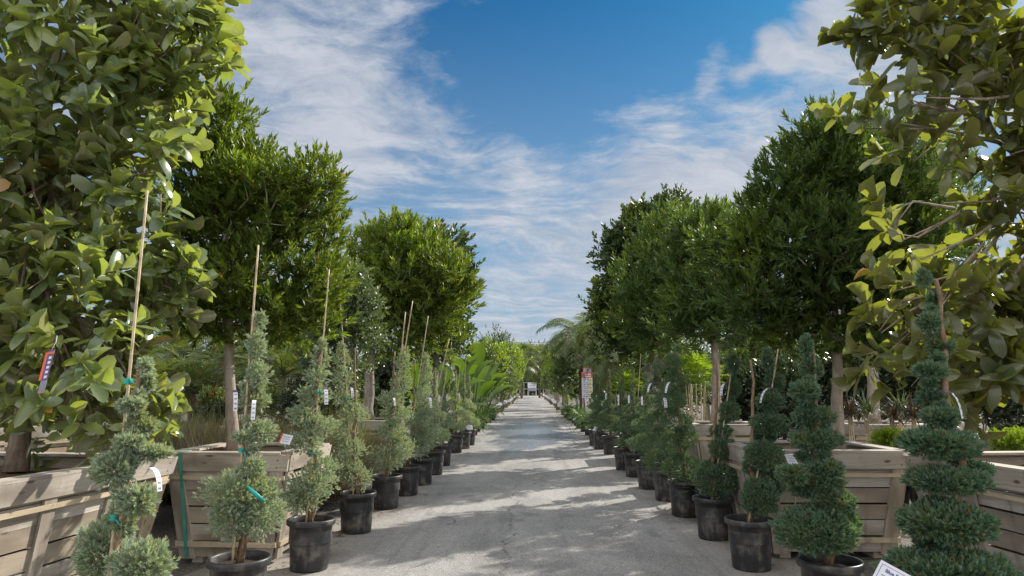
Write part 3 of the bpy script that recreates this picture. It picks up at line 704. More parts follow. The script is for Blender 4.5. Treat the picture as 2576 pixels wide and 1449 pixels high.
def tag_strip(t, at_, az, L=.24, W=.032, curve=.5, purple=True, blank=False):
    """hanging price tag: a bent plastic strip with a printed upper half"""
    mb = MB(); n = 6; pts = []; a = 1.2; p = Vector(at_)
    d = Vector((math.cos(az), math.sin(az), .3)).normalized(); side = Vector((-math.sin(az), math.cos(az), 0))
    for i in range(n + 1):
        pts.append(p.copy()); p = p + d * (L / n); d = (d + Vector((0, 0, -curve))).normalized()
    for i in range(n):
        q = [pts[i] - side * W / 2, pts[i] + side * W / 2, pts[i + 1] + side * W / 2, pts[i + 1] - side * W / 2]
        nn = (q[1] - q[0]).cross(q[3] - q[0]).normalized() * .0012
        mb.hexa([x - nn for x in q] + [x + nn for x in q], 1 if (purple and i < 2) else 0)
        if i >= 2 and not blank:
            c = sum(q, Vector()) / 4; e = (q[3] - q[0]) * .18
            for sg in (1, -1):
                qq = [c - side * W * .3 - e, c + side * W * .3 - e, c + side * W * .3 + e, c - side * W * .3 + e]
                mb.hexa([x + nn * sg * 1.2 for x in qq] + [x + nn * sg * 1.6 for x in qq], 2)
    mb.build('price_tag', ['paper_white', 'print_purple', 'print_grey'], t)
def card(t, at_, rz, tilt, w=.11, h=.15, stake=.25, name='label_card'):
    mb = MB(); M = Matrix.Rotation(rz, 3, 'Z') @ Matrix.Rotation(tilt, 3, 'X')
    mb.box(at_, (w, .003, h), M=M, mi=0)
    for k in range(5):
        off = M @ Vector((0, -.003, h * (.32 - k * .14))); mb.box(Vector(at_) + off, (w * (.78 if k else .6), .002, h * .035), M=M, mi=1)
    lo = Vector(at_) - M @ Vector((0, 0, h / 2)); mb.tube([lo + M @ Vector((0, .003, 0)), lo - Vector((0, 0, stake))], .003, 5, mi=2)
    return mb.build(name, ['paper_white', 'print_grey', 'galv_post'], t)
def stake_tube(mb, a, b, r0=.011):
    a, b = np.array(a, float), np.array(b, float); pts = []; rad = []
    n = 12
    for i in range(n + 1):
        t = i / n; p = a + (b - a) * t + np.array([math.sin(t * 3) * .006, math.cos(t * 4) * .004, 0])
        pts.append(p); rad.append(r0 * (1.0 - .3 * t))
        if 0 < i < n: pts.append(p + (b - a) * .006); rad.append(r0 * (1.14 - .3 * t)); pts.append(p + (b - a) * .012); rad.append(r0 * (1.0 - .3 * t))
    mb.tube(pts, rad, 8)

ORD = ['first', 'second', 'third', 'fourth', 'fifth', 'sixth', 'seventh', 'eighth', 'ninth', 'tenth', 'eleventh', 'twelfth', 'thirteenth', 'fourteenth', 'fifteenth', 'sixteenth', 'seventeenth', 'eighteenth', 'nineteenth', 'twentieth']
def juniper(side, i, x, y, label, pads=None, mesh=None, rot=0, scale=1.0, stake=None, ties=(), n=4200, seed=0, tags=(), stake2=None, stem_lean=0.0, per=7, blade=.034, cards=()):
    r = np.random.default_rng(900 + seed + i * 13 + (500 if side == 'R' else 0))
    t = thing('potted_juniper', label, 'potted juniper', (x, y, .004), 'spiral junipers along the %s of the lane' % ('left side' if side == 'L' else 'right side'))
    p = bpy.data.objects.new('pot', POTM); COL.objects.link(p); p.parent = t; p.rotation_euler[2] = r.random() * 6; p.rotation_euler[0] = r.normal() * .01
    s = bpy.data.objects.new('soil', SOILM); COL.objects.link(s); s.parent = t
    if pads is not None:
        loc = np.array([x, y, .004]); pl = [(np.array(c) - loc, rad) for c, rad in pads]
        fo = link('foliage', sprig_mesh('foliage', pl, n, r, per=per, blade=blade, bw=.0075, loose=.5 if side == 'L' else .05), 'juniper_grey' if side == 'L' else 'juniper_green', t)
        path = [(0, 0, .37)] + [tuple(c * np.array([.35, .35, 1])) for c, _ in sorted(pl, key=lambda q: q[0][2])]
        path = [path[0]] + path[1::2]
        ztop = path[-1][2]
    else:
        fo = bpy.data.objects.new('foliage', mesh); COL.objects.link(fo); fo.parent = t; fo.rotation_euler[2] = rot; fo.scale = (scale, scale, scale)
        path = [(0, 0, .37), (.02, .01, .8), (-.015, 0, 1.3), (0, 0, 2.0 * scale)]; ztop = 2.0
    mb = MB(); k = len(path); mb.tube(path, [.026 * (1 - .75 * j / (k - 1)) + .004 for j in range(k)], 7)
    for q in range(3):
        a = r.random() * 6.28; mb.tube([(0, 0, .37), (.05 * math.cos(a), .05 * math.sin(a), .52), (.03 * math.cos(a + 1), .03 * math.sin(a + 1), .75)], [.012, .009, .004], 5)
    mb.build('stem', ['twig_bark'], t)
    if stake is not None:
        mb = MB(); a = np.array([-.03, -.05, .36]); b = np.array(stake) - np.array([x, y, .004]); stake_tube(mb, a, b, .0095)
        mb.build('bamboo_stake', ['bamboo'], t)
        if stake2 is not None:
            mb = MB(); stake_tube(mb, a + np.array([.05, .02, 0]), np.array(stake2) - np.array([x, y, .004])); mb.build('bamboo_stake', ['bamboo'], t)
        for z in ties:
            f = (z - a[2]) / (b[2] - a[2]); c = a + (b - a) * f
            mb = MB(); mb.tube([c - (b - a) * .004, c + (b - a) * .008], .021, 10, cap=False)
            mb.tube([c + np.array([.018, -.01, 0]), c + np.array([.05, -.03, -.012 + r.normal() * .02])], [.009, .004], 4)
            mb.tube([c + np.array([.018, -.01, 0]), c + np.array([.03, -.04, .02])], [.007, .003], 4)
            mb.build('tie_tape', ['tie_tape'], t)
    for tg in tags: tag_strip(t, tuple(np.array(tg[0]) - np.array([x, y, .004])), *tg[1:])
    for cd in cards: card(t, tuple(np.array(cd[0]) - np.array([x, y, .004])), *cd[1:])
    return t

def PADS(Y, lst, k=1.02):
    res = []; m = mpp(Y) * k
    q = [D(b[0], b[1], Y) for b in lst]
    for j in range(len(lst) - 1):
        w = min(lst[j][2], lst[j + 1][2]) * .50 * m; res.append(((q[j] + q[j + 1]) / 2 + np.array([0, .06 if j % 2 else -.06, 0]) * min(1, w * 8), (w, w, w * .75)))
    for j, b in enumerate(lst):
        if b[3] > 28: b = (b[0] + (6 if j % 2 else -6) * min(1, 5 / Y), b[1], b[2], b[3] * .95, *b[4:])
        res.append((D(b[0], b[1], Y + (b[4] if len(b) > 4 else (.05 if j % 2 else -.05))), (b[2] * m, b[2] * m * .9, b[3] * m)))
    return res
# left row: positions measured from the pot feet
LP = {0: np.array([-2.02, 3.42]), 1: G(603, 1510)[:2], 2: G(765, 1442)[:2], 3: G(888, 1345)[:2], 4: G(964, 1283)[:2], 5: G(1018, 1249)[:2], 6: G(1057, 1222)[:2], 7: G(1088, 1196)[:2], 8: G(1110, 1173)[:2], 9: G(1143, 1141)[:2], 10: G(1164, 1130)[:2], 11: G(1178, 1121)[:2]}
LP[1] = G(603, 1402, .43)[:2] - np.array([0, .13])
for k in LP: LP[k] = LP[k] + np.array([0, .13 if k else 0])
Yl = [LP[k][1] for k in range(12)]
padsL = {
 0: [(365, 1425, 68, 72), (245, 1390, 60, 88), (350, 1260, 50, 52), (300, 1305, 40, 60), (290, 1180, 52, 52), (375, 1140, 50, 30), (330, 1115, 40, 32), (350, 1072, 42, 32), (335, 1020, 38, 30), (365, 965, 22, 35), (372, 920, 13, 30)],
 1: [(595, 1235, 66, 52), (645, 1295, 56, 55), (590, 1300, 50, 55), (655, 1235, 38, 35), (635, 1175, 32, 28), (648, 1088, 38, 34), (612, 1100, 26, 20), (635, 1010, 38, 30), (655, 945, 30, 36), (636, 975, 30, 25), (650, 872, 26, 38), (647, 808, 19, 32)],
 2: [(795, 1215, 52, 38), (745, 1258, 38, 36), (770, 1245, 52, 36), (810, 1175, 38, 28), (770, 1112, 46, 30), (805, 1068, 40, 26), (765, 1045, 38, 28), (790, 992, 40, 26), (798, 945, 30, 28), (803, 900, 27, 34), (811, 868, 14, 22)],
 3: [(862, 1172, 40, 38), (897, 1200, 32, 32), (885, 1130, 34, 26), (862, 1085, 32, 26), (888, 1040, 34, 26), (868, 1000, 30, 24), (862, 950, 25, 28), (860, 905, 22, 28), (858, 875, 12, 18)],
 4: [(975, 1155, 40, 32), (1010, 1125, 32, 28), (985, 1085, 34, 26), (1000, 1040, 36, 24), (985, 1005, 32, 22), (1010, 965, 24, 28), (1015, 915, 18, 28), (1018, 885, 12, 18)],
 5: [(1045, 1125, 30, 28), (1070, 1095, 30, 22), (1050, 1060, 30, 22), (1075, 1030, 28, 20), (1065, 990, 20, 26), (1070, 940, 15, 30), (1072, 905, 10, 18)],
}
stL = {0: D(371, 480, 3.6), 1: D(650, 617, Yl[1]), 2: D(828, 678, Yl[2]), 3: D(855, 755, Yl[3]), 4: D(1038, 757, Yl[4]), 5: D(1077, 795, Yl[5]), 6: D(1130, 852, Yl[6]), 7: D(1136, 860, Yl[7]), 8: D(1143, 890, Yl[8]), 9: D(1160, 880, Yl[9]), 10: D(1172, 900, Yl[10])}
lbL = {0: 'nearest left juniper, silvery loose tufts on a thick bamboo stake',
 1: 'second juniper of the left row, teal ribbon in its lowest tuft',
 2: 'third juniper of the left row, beside the right corner of the square box',
 3: 'fourth juniper of the left row, sparse, dry leaf at the foot of its pot',
 4: 'fifth juniper of the left row, two crossed bamboo stakes above its slim tip',
 5: 'sixth juniper of the left row, single tall stake, pot half hidden by the fifth one'}
HM = {}
for k in range(3):
    rr = np.random.default_rng(50 + k)
    HM['L', k] = sprig_mesh('foliage', helix_pads(3.0 - .3 * k, .62, 1.55, .15, .12, k * 2.1, rr, tip=.45), 2600, rr, loose=.14, per=6, blade=.03, bw=.009); HM['L', k].materials.append(MAT['juniper_grey'])
    HM['R', k] = sprig_mesh('foliage', helix_pads(3.4 - .3 * k, .60, 1.55, .16, .15, k * 2.4 + 1, rr, hand=-1, sq=.5, tip=.5), 3000, rr, loose=.04, per=6, blade=.03, bw=.009); HM['R', k].materials.append(MAT['juniper_green'])
for i in range(12):
    x, y = LP[i]; kw = {}
    if i in stL: kw['stake'] = stL[i]
    if i == 4: kw['stake2'] = D(1020, 785, Yl[4])
    if i in padsL: kw.update(pads=PADS(y, padsL[i], .80 if i == 0 else .90), n={0: 5600, 1: 5200, 2: 4300, 3: 3300, 4: 4500, 5: 3500}[i], per=8 if i < 3 else 7, blade=.026)
    else: kw.update(mesh=HM['L', i % 3], rot=i * 1.3, scale=1.0 - .02 * (i % 3))
    if i == 0: kw.update(ties=(.62, .95, 1.32, 1.62), tags=[(D(372, 1180, 3.35), R(-20), .16, .028, .7, False)])
    if i == 1: kw.update(ties=(.75, 1.15), tags=[(D(640, 1010, Yl[1] - .25), R(-70), .18, .026, .8, False), (D(590, 985, Yl[1] - .15), R(-60), .2, .026, .8)])
    if i == 2: kw.update(ties=(1.0, 1.55), tags=[(D(816, 978, Yl[2] - .22), R(-60), .20, .032, .9)])
    if i == 3: kw.update(ties=(.72, 1.45), tags=[(D(880, 975, Yl[3] - .2), R(-50), .16, .03, .9)])
    if i == 4: kw.update(ties=(.95,), tags=[(D(985, 1000, Yl[4] - .2), R(-40), .16, .03, .9)])
    if i == 5: kw.update(ties=(1.1,), tags=[(D(1078, 1000, Yl[5] - .2), R(-60), .22, .035, .9)])
    if 5 < i < 10: kw.update(tags=[((x + .1, y - .15, 1.45), R(-80), .2, .03, .9)])
    if i == 10: kw.update(cards=[(D(1181, 1075, y - .3), R(20), R(-35), .16, .13, .3)])
    lb = lbL.get(i) or '%s juniper of the left row, %s' % (ORD[i], {6: 'scuffed grey pot lit by the sun', 7: 'greener bushy tuft low over its pot', 8: 'darkest blue-green foliage of the row', 9: 'wide pot beyond the darkest plant', 10: 'white card leaning at its pot', 11: 'last one before the cycads'}[i])
    juniper('L', i, x, y, lb, **kw)
rib = MB(); rib.tube([D(622, 1222, Yl[1] - .33), D(640, 1240, Yl[1] - .36), D(665, 1262, Yl[1] - .33)], [.004, .016, .010], 5)
tag(rib.build('plastic_ribbon', ['tie_tape']), 'loose teal plastic ribbon caught in the lowest tuft of the second left juniper', 'ribbon')

RP = {0: np.array([2.03, 3.35]), 1: G(2087, 1522)[:2], 2: G(1903, 1440)[:2], 3: G(1806, 1362)[:2], 4: G(1730, 1303)[:2], 5: G(1684, 1263)[:2], 6: G(1637, 1233)[:2], 7: G(1601, 1202)[:2], 8: G(1573, 1184)[:2], 9: G(1538, 1144)[:2], 10: G(1513, 1131)[:2], 11: G(1500, 1122)[:2]}
RP[1] = G(2087, 1408, .43)[:2] - np.array([0, .13])
for k in RP: RP[k] = RP[k] + np.array([0, .13 if k else 0])
Yr = [RP[k][1] for k in range(12)]
padsR = {
 0: [(2400, 1445, 140, 62), (2330, 1435, 80, 50), (2385, 1315, 98, 55), (2330, 1330, 50, 40), (2385, 1208, 88, 38), (2440, 1185, 45, 30), (2365, 1115, 86, 42), (2400, 1130, 50, 30), (2375, 1050, 46, 30), (2345, 1000, 36, 28), (2340, 935, 38, 26), (2368, 875, 34, 26), (2335, 812, 26, 28), (2345, 755, 17, 30), (2330, 700, 10, 30)],
 1: [(2060, 1335, 92, 60), (2100, 1320, 55, 62), (2100, 1262, 50, 36), (2040, 1215, 66, 44), (2080, 1185, 45, 36), (2045, 1105, 62, 34), (2000, 1195, 40, 30), (2040, 1048, 50, 32), (2030, 985, 36, 32), (2035, 930, 28, 34), (2035, 870, 16, 34)],
 2: [(1915, 1250, 44, 50), (1940, 1215, 34, 30), (1925, 1145, 46, 38), (1900, 1175, 32, 24), (1940, 1065, 46, 30), (1925, 1095, 34, 20), (1935, 1012, 34, 26), (1945, 962, 24, 30), (1935, 905, 16, 32)],
 3: [(1805, 1208, 50, 44), (1790, 1180, 30, 26), (1818, 1128, 34, 28), (1812, 1085, 28, 20), (1835, 1035, 26, 26), (1845, 975, 20, 28), (1848, 915, 15, 30)],
 4: [(1722, 1180, 54, 36), (1690, 1120, 40, 32), (1730, 1100, 30, 30), (1700, 1060, 40, 28), (1690, 1005, 36, 30), (1700, 960, 30, 26), (1695, 915, 24, 30), (1703, 880, 12, 18)],
 5: [(1650, 1160, 34, 26), (1690, 1150, 30, 22), (1665, 1105, 36, 26), (1650, 1060, 28, 24), (1670, 1015, 28, 22), (1650, 975, 24, 22), (1655, 930, 16, 26)],
}
lbR = {0: 'nearest right juniper, broad dense tiers in front of the plank box',
 1: 'second juniper of the right row, heavy bottom tier overhanging its pot',
 2: 'third juniper of the right row, bent white tag and thin pale stake in its top',
 3: 'fourth juniper of the right row, neat drum-shaped bottom tier, grey-black pot fully visible',
 4: 'fifth juniper of the right row, wide bottom skirt, purple and white tags',
 5: 'sixth juniper of the right row, pot rim catching the sun beside the wide-skirted plant'}
stR = {0: D(2372, 930, 3.5), 2: D(1957, 878, Yr[2]), 3: D(1843, 905, Yr[3]), 7: D(1612, 890, Yr[7])}
tgR = {0: [(D(2362, 985, 3.1), R(-40), .17, .03, .9)], 2: [(D(1948, 978, Yr[2] - .2), R(190), .22, .03, .55)], 3: [(D(1830, 965, Yr[3] - .15), R(215), .2, .03, .7)],
       4: [(D(1693, 962, Yr[4] - .2), R(215), .22, .034, .6), (D(1668, 1000, Yr[4] - .15), R(-80), .18, .04, .9)], 5: [(D(1645, 965, Yr[5] - .2), R(215), .2, .034, .6)]}
for i in range(12):
    x, y = RP[i]; kw = {}
    if i in stR: kw['stake'] = stR[i]
    if i in padsR: kw.update(pads=PADS(y, padsR[i]), n={0: 14000, 1: 12000, 2: 8000, 3: 6000, 4: 6000, 5: 4500}[i], per=8 if i < 3 else 7, blade=.025)
    else: kw.update(mesh=HM['R', i % 3], rot=i * 1.7, scale=1.0 - .02 * (i % 3))
    kw['tags'] = tgR.get(i, [((x - .1, y - .15, 1.45), R(-100), .2, .03, .9)] if i < 10 else ())
    if i == 1: kw['tags'] = ()
    if i == 2: kw['cards'] = [(D(1990, 1155, Yr[2] - .05), R(30), R(-30), .12, .10, .5)]
    if i == 10: kw['cards'] = [(D(1498, 1078, y - .3), R(-60), R(-40), .16, .13, .3)]
    lb = lbR.get(i) or '%s juniper of the right row, %s' % (ORD[i], {6: 'slim dark spiral over a plain pot', 7: 'thin stake standing out of its top', 8: 'narrow pot half hidden by its neighbour', 9: 'full broad pot and round even tiers', 10: 'white card leaning at its pot', 11: 'last one before the low cycads'}[i])
    juniper('R', i, x, y, lb, **kw)

# ------------------------------------------------------------------ palms, cycads and other plants
def frond(base, az, el, L, droop, r, nl=30, ll=.35, lw=.02, ldroop=.3, vee=.3, T=KITE):
    n = 14; p = np.array(base, float); e = el; pts = [p.copy()]; ds = []
    for i in range(n):
        d = np.array([math.cos(az) * math.cos(e), math.sin(az) * math.cos(e), math.sin(e)]); ds.append(d)
        p = p + d * L / n; pts.append(p.copy()); e -= droop / n * (1 + i / n)
    pts = np.array(pts); ds = np.array(ds + [ds[-1]])
    t = np.linspace(.18, .99, nl); q = t * n; i0 = np.minimum(q.astype(int), n - 1); f = (q - i0)[:, None]
    P = pts[i0] * (1 - f) + pts[i0 + 1] * f; F = ds[i0]
    side = unit(np.cross(F, np.array([0, 0, 1.0]))); upv = np.cross(side, F)
    parts = []
    ln = ll * np.sin(np.pi * np.clip(t * .86 + .10, 0, 1)) ** .6
    for s in (-1, 1):
        dv = unit(side * s + F * .65 + upv * vee + r.normal(scale=.10, size=(nl, 3)))
        parts.append(strips(P, dv, ln * r.uniform(.85, 1.1, nl), lw, ldroop, 3, wvec=np.cross(dv, upv)))
    m = MB(); m.tube(pts, [.012 * L / 1.5 * (1 - .7 * i / n) + .003 for i in range(n + 1)], 4, cap=False)
    v = np.array(m.v); parts.append((v, [np.array(m.f)]))
    return merge(parts)
def feather_palm_mesh(seed, nf=16, L=1.6, ll=.4, el=(R(20), R(80)), droop=(1.0, 1.7), lw=.025, z=0.0, ldroop=.4, nl=30, vee=.3):
    r = np.random.default_rng(seed); parts = []
    for i in range(nf):
        f = i / nf; parts.append(frond((0, 0, z), i * 2.4 + r.normal() * .1, el[0] + (el[1] - el[0]) * f, L * r.uniform(.85, 1.1), r.uniform(*droop), r, nl, ll, lw, ldroop, vee))
    v, f = merge(parts); return np_mesh('crown', v, f)
def fan_palm_mesh(seed, nf=22, pet=.8, L=.7, lw=.035, z=0.0, el=(R(-20), R(75)), nb=26, droop=.9):
    r = np.random.default_rng(seed); parts = []
    for i in range(nf):
        az = i * 2.4 + r.normal() * .1; e = el[0] + (el[1] - el[0]) * (i / nf)
        d = np.array([math.cos(az) * math.cos(e), math.sin(az) * math.cos(e), math.sin(e)])
        c = np.array([0, 0, z]) + d * pet * r.uniform(.7, 1.1); sd_ = unit(np.cross(d, np.array([0, 0, 1.]))); nn = np.cross(sd_, d)
        a = np.linspace(-2.0, 2.0, nb); dv = np.cos(a)[:, None] * (d * .8 - nn * .3) + np.sin(a)[:, None] * sd_
        P = np.repeat(c[None], nb, 0)
        parts.append(strips(P, dv, L * r.uniform(.85, 1.1, nb), lw, droop, 4, wvec=np.cross(dv, nn)))
        m = MB(); m.tube([np.array([0, 0, z]), c], [.014, .008], 4, cap=False); parts.append((np.array(m.v), [np.array(m.f)]))
    v, f = merge(parts); return np_mesh('crown', v, f)
def rosette_mesh(seed, n=60, L=.5, w=.03, droop=1.4, z=0.0, el=(.2, 1.5), seg=5, name='leaves', spreadr=.03):
    r = np.random.default_rng(seed); az = r.random(n) * 6.28; e = r.uniform(*el, n)
    dv = np.stack([np.cos(az) * np.cos(e), np.sin(az) * np.cos(e), np.sin(e)], 1)
    P = np.stack([r.normal(scale=spreadr, size=n), r.normal(scale=spreadr, size=n), np.full(n, z)], 1)
    v, f = strips(P, dv, L * r.uniform(.6, 1.1, n), w, droop * r.uniform(.6, 1.2, n), seg); return np_mesh(name, v, f)
def use(name, me, mats, parent, rot=0, scale=1.0, loc=(0, 0, 0)):
    if not me.materials:
        for m_ in (mats if isinstance(mats, (list, tuple)) else [mats]): me.materials.append(MAT[m_])
    o = bpy.data.objects.new(name, me); COL.objects.link(o); o.parent = parent; o.rotation_euler[2] = rot
    o.scale = (scale,) * 3 if not hasattr(scale, '__len__') else scale; o.location = loc; return o
def trunk_mesh(h, r0, r1=None, seed=0, n=10, wob=.02):
    r = np.random.default_rng(seed); mb = MB(); k = 9; r1 = r1 or r0 * .8
    mb.tube([(r.normal() * wob * (i > 0), r.normal() * wob * (i > 0), h * i / k) for i in range(k + 1)], [r0 + (r1 - r0) * i / k + (r0 * .15 if i % 2 else 0) for i in range(k + 1)], n)
    return mb.mesh('trunk')
# potted cycads
CYCM = [feather_palm_mesh(200 + k, 17, .72, .13, (R(12), R(65)), (.7, 1.1), .016, .0, .1, 24, .25) for k in range(3)]
small = MB(); small.lathe([(.10, .0), (.12, .005), (.15, .32), (.162, .325), (.164, .36), (.152, .36), (.14, .3)], 20); small.disc(.143, .32, 20); SPOT = small.mesh('pot')
CYD = {'L': 'dark green feathery fronds', 'R': 'glossy fronds leaning over the lane'}
WHERE = ['first from the junipers', 'second from the junipers', 'third from the junipers', 'fourth from the junipers', 'fifth from the junipers', 'sixth from the junipers', 'seventh from the junipers', 'eighth from the junipers', 'ninth from the junipers']
for side, xs in (('L', -1.92), ('R', 1.93)):
    for i in range(9):
        y = (19.8 if side == 'L' else 20.0) + i * 1.45 + (i * i) * .06
        t = thing('potted_cycad', 'low potted cycad on the %s of the lane, %s' % ('left' if side == 'L' else 'right', WHERE[i]), 'potted cycad', (xs + rng.normal() * .04, y, .004), 'potted cycads along the %s' % ('left' if side == 'L' else 'right'))
        use('pot', SPOT, 'pot_plastic', t, 0, 1.15); use('fronds', CYCM[i % 3], 'cycad_leaf', t, i * 1.1 + (2 if side == 'L' else 0), 1.0, (0, 0, .40))
        if side == 'R' and i in (1, 4, 7): card(t, (-.22, -.1, .36), R(-40), R(-30), .12, .10, .2)
# far row: young trees in pale pots with white cards
def young_tree_mesh(seed, h=1.6, rr=.55, n=420, L=.14, T=OVAL):
    r = np.random.default_rng(seed); b = [((0, 0, h), (rr, rr, rr * 1.25)), ((rr * .3, 0, h + rr * .8), (rr * .6,) * 3), ((-rr * .3, rr * .2, h - rr * .5), (rr * .7,) * 3)]
    me, _, _ = crown_mesh('crown', b, n, 7, .2, L, L * .5, T, r, lumps=3); return me
YT = [young_tree_mesh(300 + k, 1.7 + .25 * k, .6 + .08 * k, 420) for k in range(4)]
PALE = MB(); PALE.lathe([(.17, 0), (.19, .005), (.23, .42), (.245, .43), (.247, .47), (.23, .47), (.22, .42)], 18); PALE.disc(.222, .42, 18); PPOT = PALE.mesh('pot')
YTR = trunk_mesh(1.5, .025, .015, 9, 6)
CARDM = MB(); CARDM.box((0, 0, 0), (.26, .006, .20)); CARDM = CARDM.mesh('label_card')
kinds = ['oak_leaf', 'privet_leaf', 'ficus_leaf', 'lime_leaf']
YTV = []
for k in range(4):
    YT[k].materials.append(MAT[kinds[k]])
plain('pot_tan', (.28, .20, .14), .7, .3)
for side, xs, y0, n, st in (('L', -1.98, 35.2, 16, 3.0), ('R', 2.0, 36.0, 14, 3.6)):
    for i in range(n):
        y = y0 + i * st * (1 + i * .04); k = (i * 7 + (0 if side == 'L' else 2)) % 4
        if side == 'L' and y > 100: continue
        t = thing('potted_young_tree', 'slim potted tree with a white card, %s beyond the %s cycads' % (ORD[i], 'left' if side == 'L' else 'right'), 'potted tree', (xs + rng.normal() * .08, y, .004), 'young potted trees in the far %s row' % ('left' if side == 'L' else 'right'))
        use('pot', PPOT, 'pot_tan' if side == 'L' else 'pot_plastic', t); use('trunk', YTR, 'grey_bark', t, i, 1.0, (0, 0, .4))
        o = use('crown', YT[k], kinds[k], t, i * 1.9, 1.0 + .12 * math.sin(i * 2.2), (0, 0, .25))
        c = use('label_card', CARDM, 'paper_white', t, (R(30) if side == 'L' else R(-30)), 1.0, (.27 if side == 'L' else -.27, -.12, .55)); c.rotation_euler[0] = R(-25)

# big paddle-leaved plants (left, behind the junipers)
def paddle_mesh(seed, n=9, h=2.2, L=.85, Wd=.62):
    r = np.random.default_rng(seed); parts = []
    for i in range(n):
        az = i * 2.4 + r.normal() * .3; e = r.uniform(.75, 1.35); hl = h * r.uniform(.5, 1.0)
        d = np.array([math.cos(az) * math.cos(e), math.sin(az) * math.cos(e), math.sin(e)]); b = np.array([0, 0, .0]); m = d * hl
        mb = MB(); mb.tube([b, b + m * .5, m], [.03, .022, .014], 6, cap=False); parts.append((np.array(mb.v), [np.array(mb.f)]))
        ns = 9; p = m.copy(); dd = d.copy(); rows = []; sd_ = unit(np.cross(dd, [0, 0, 1.0])[None])[0]
        LL = L * r.uniform(.8, 1.2)
        for j in range(ns + 1):
            tt = j / ns; w = Wd * .5 * math.sin(math.pi * min(.985, .06 + tt * .94)) ** .55
            nn = np.cross(sd_, dd)
            rows += [p - sd_ * w + nn * w * .35, p, p + sd_ * w + nn * w * .35]
            p = p + dd * LL / ns; dd = unit((dd + np.array([0, 0, -.13]))[None])[0]
        f = []
        for j in range(ns): a = 3 * j; f += [[a, a + 1, a + 4, a + 3], [a + 1, a + 2, a + 5, a + 4]]
        parts.append((np.array(rows), [np.array(f)]))
    v, f = merge(parts); return np_mesh('leaves', v, f, smooth=True)
for i, (px, py, Y, sc) in enumerate([(1130, 1015, 21, .95), (1185, 1012, 24, 1.1), (1060, 1020, 18.5, .85), (1212, 1005, 29, 1.0)]):
    p = D(px, py, Y); t = thing('paddle_leaf_plant', ['broad paddle-leaved plant right behind the left junipers', 'tallest paddle-leaved plant, bright banana-like blades against the dark tree', 'shaded low paddle-leaved plant beside the round-topped tree trunk', 'farthest paddle-leaved plant above the left cycads'][i], 'plant', (p[0], p[1], 0), 'paddle-leaved plants')
    me = paddle_mesh(400 + i, 13); me.materials.append(MAT['banana_leaf']); o = bpy.data.objects.new('leaves', me); COL.objects.link(o); o.parent = t; o.scale = (sc,) * 3
    mb = MB(); mb.tube([(0, 0, 0), (0, 0, .35)], [.12, .07], 8); mb.build('stem_base', ['palm_bark'], t)

# drooping palms at the right of the gap and far sabal palms
QP = feather_palm_mesh(500, 30, 2.3, .75, (R(-25), R(82)), (1.1, 1.9), .035, .0, .9, 44, -.1); QP2 = feather_palm_mesh(501, 26, 2.0, .6, (R(-30), R(80)), (1.1, 1.8), .035, .0, .9, 40, -.1)
FP = fan_palm_mesh(510, 34, .95, .85, .05, el=(R(-70), R(80))); FP2 = fan_palm_mesh(511, 26, .7, .65, .05, el=(R(-40), R(80)))
TK = trunk_mesh(1.0, .16, .13, 3, 10, .01)
def palm(px, pyc, Y, me, sc, label, name='palm_tree', tr=.16, rot=0, lm='palm_leaf', group='palms beyond the rows'):
    c = D(px, pyc, Y); t = thing(name, label, 'palm', (c[0], c[1], 0), group)
    use('trunk', TK, 'palm_bark', t, 0, (tr / .16, tr / .16, max(c[2], .3))); use('crown', me, lm, t, rot, sc, (0, 0, max(c[2], .3)))
    return t
palm(1462, 852, 37, QP, 1.25, 'tall drooping palm leaning over the lane beside the red office sign', tr=.14, rot=.4)
palm(1530, 830, 32, QP2, 1.1, 'drooping palm half hidden by the tall ficus', tr=.14, rot=1.7)
palm(1520, 905, 34, FP, .9, 'shaggy fan palm below the drooping palms', tr=.13, rot=.2)
palm(1540, 905, 25, QP2, .7, 'short palm under the ficus crown', tr=.1, rot=2.9)
palm(1312, 905, 95, FP, 2.0, 'shaggy sabal palm with a brown skirt, far end, left of the white sign', tr=.16)
palm(1357, 915, 100, FP, 2.2, 'rounded sabal palm far end, right of the white sign', tr=.16, rot=1)
palm(1398, 900, 70, QP2, 1.3, 'yellowish feather palm at the far right side of the lane', lm='lime_palm_leaf', tr=.2)
palm(1268, 905, 75, QP2, 1.0, 'light feather palm above the far left row', lm='lime_palm_leaf', tr=.2, rot=2)
palm(1420, 905, 50, FP2, 1.6, 'dark fan palm behind the red office sign', tr=.2)
# left background palms
PX = feather_palm_mesh(520, 26, 1.5, .34, (R(5), R(85)), (.7, 1.3), .02, .0, .1, 34, .35)
for i, (px, py, Y, sc, tr, lm) in enumerate([(490, 990, 13.5, .8, .11, 'palm_leaf'), (395, 985, 13.0, .75, .11, 'palm_leaf'), (560, 905, 15, 1.0, .1, 'palm_leaf'), (712, 950, 13.5, .95, .1, 'palm_leaf'), (455, 900, 17, 1.3, .1, 'palm_leaf'), (760, 915, 18, 1.1, .12, 'palm_leaf'), (330, 940, 15, 1.0, .1, 'palm_leaf'), (640, 925, 19, 1.2, .12, 'palm_leaf')]):
    palm(px, py, Y, PX, sc, ['squat feather palm with yellowish spiky fronds behind the dry grass', 'small feather palm at the left of the squat one, by the slatted box', 'arching grey-green palm beside the willow-leaved tree trunk', 'palm with upright pale leaf stalks behind the second and third left pots', 'wide arching palm above the squat pair', 'palm under the lower edge of the big left crown', 'palm half hidden by the magnolia', 'palm seen just right of the pale trunk on the left'][i], 'feather_palm', tr, i * .9, lm, 'feather palms in the left yard')
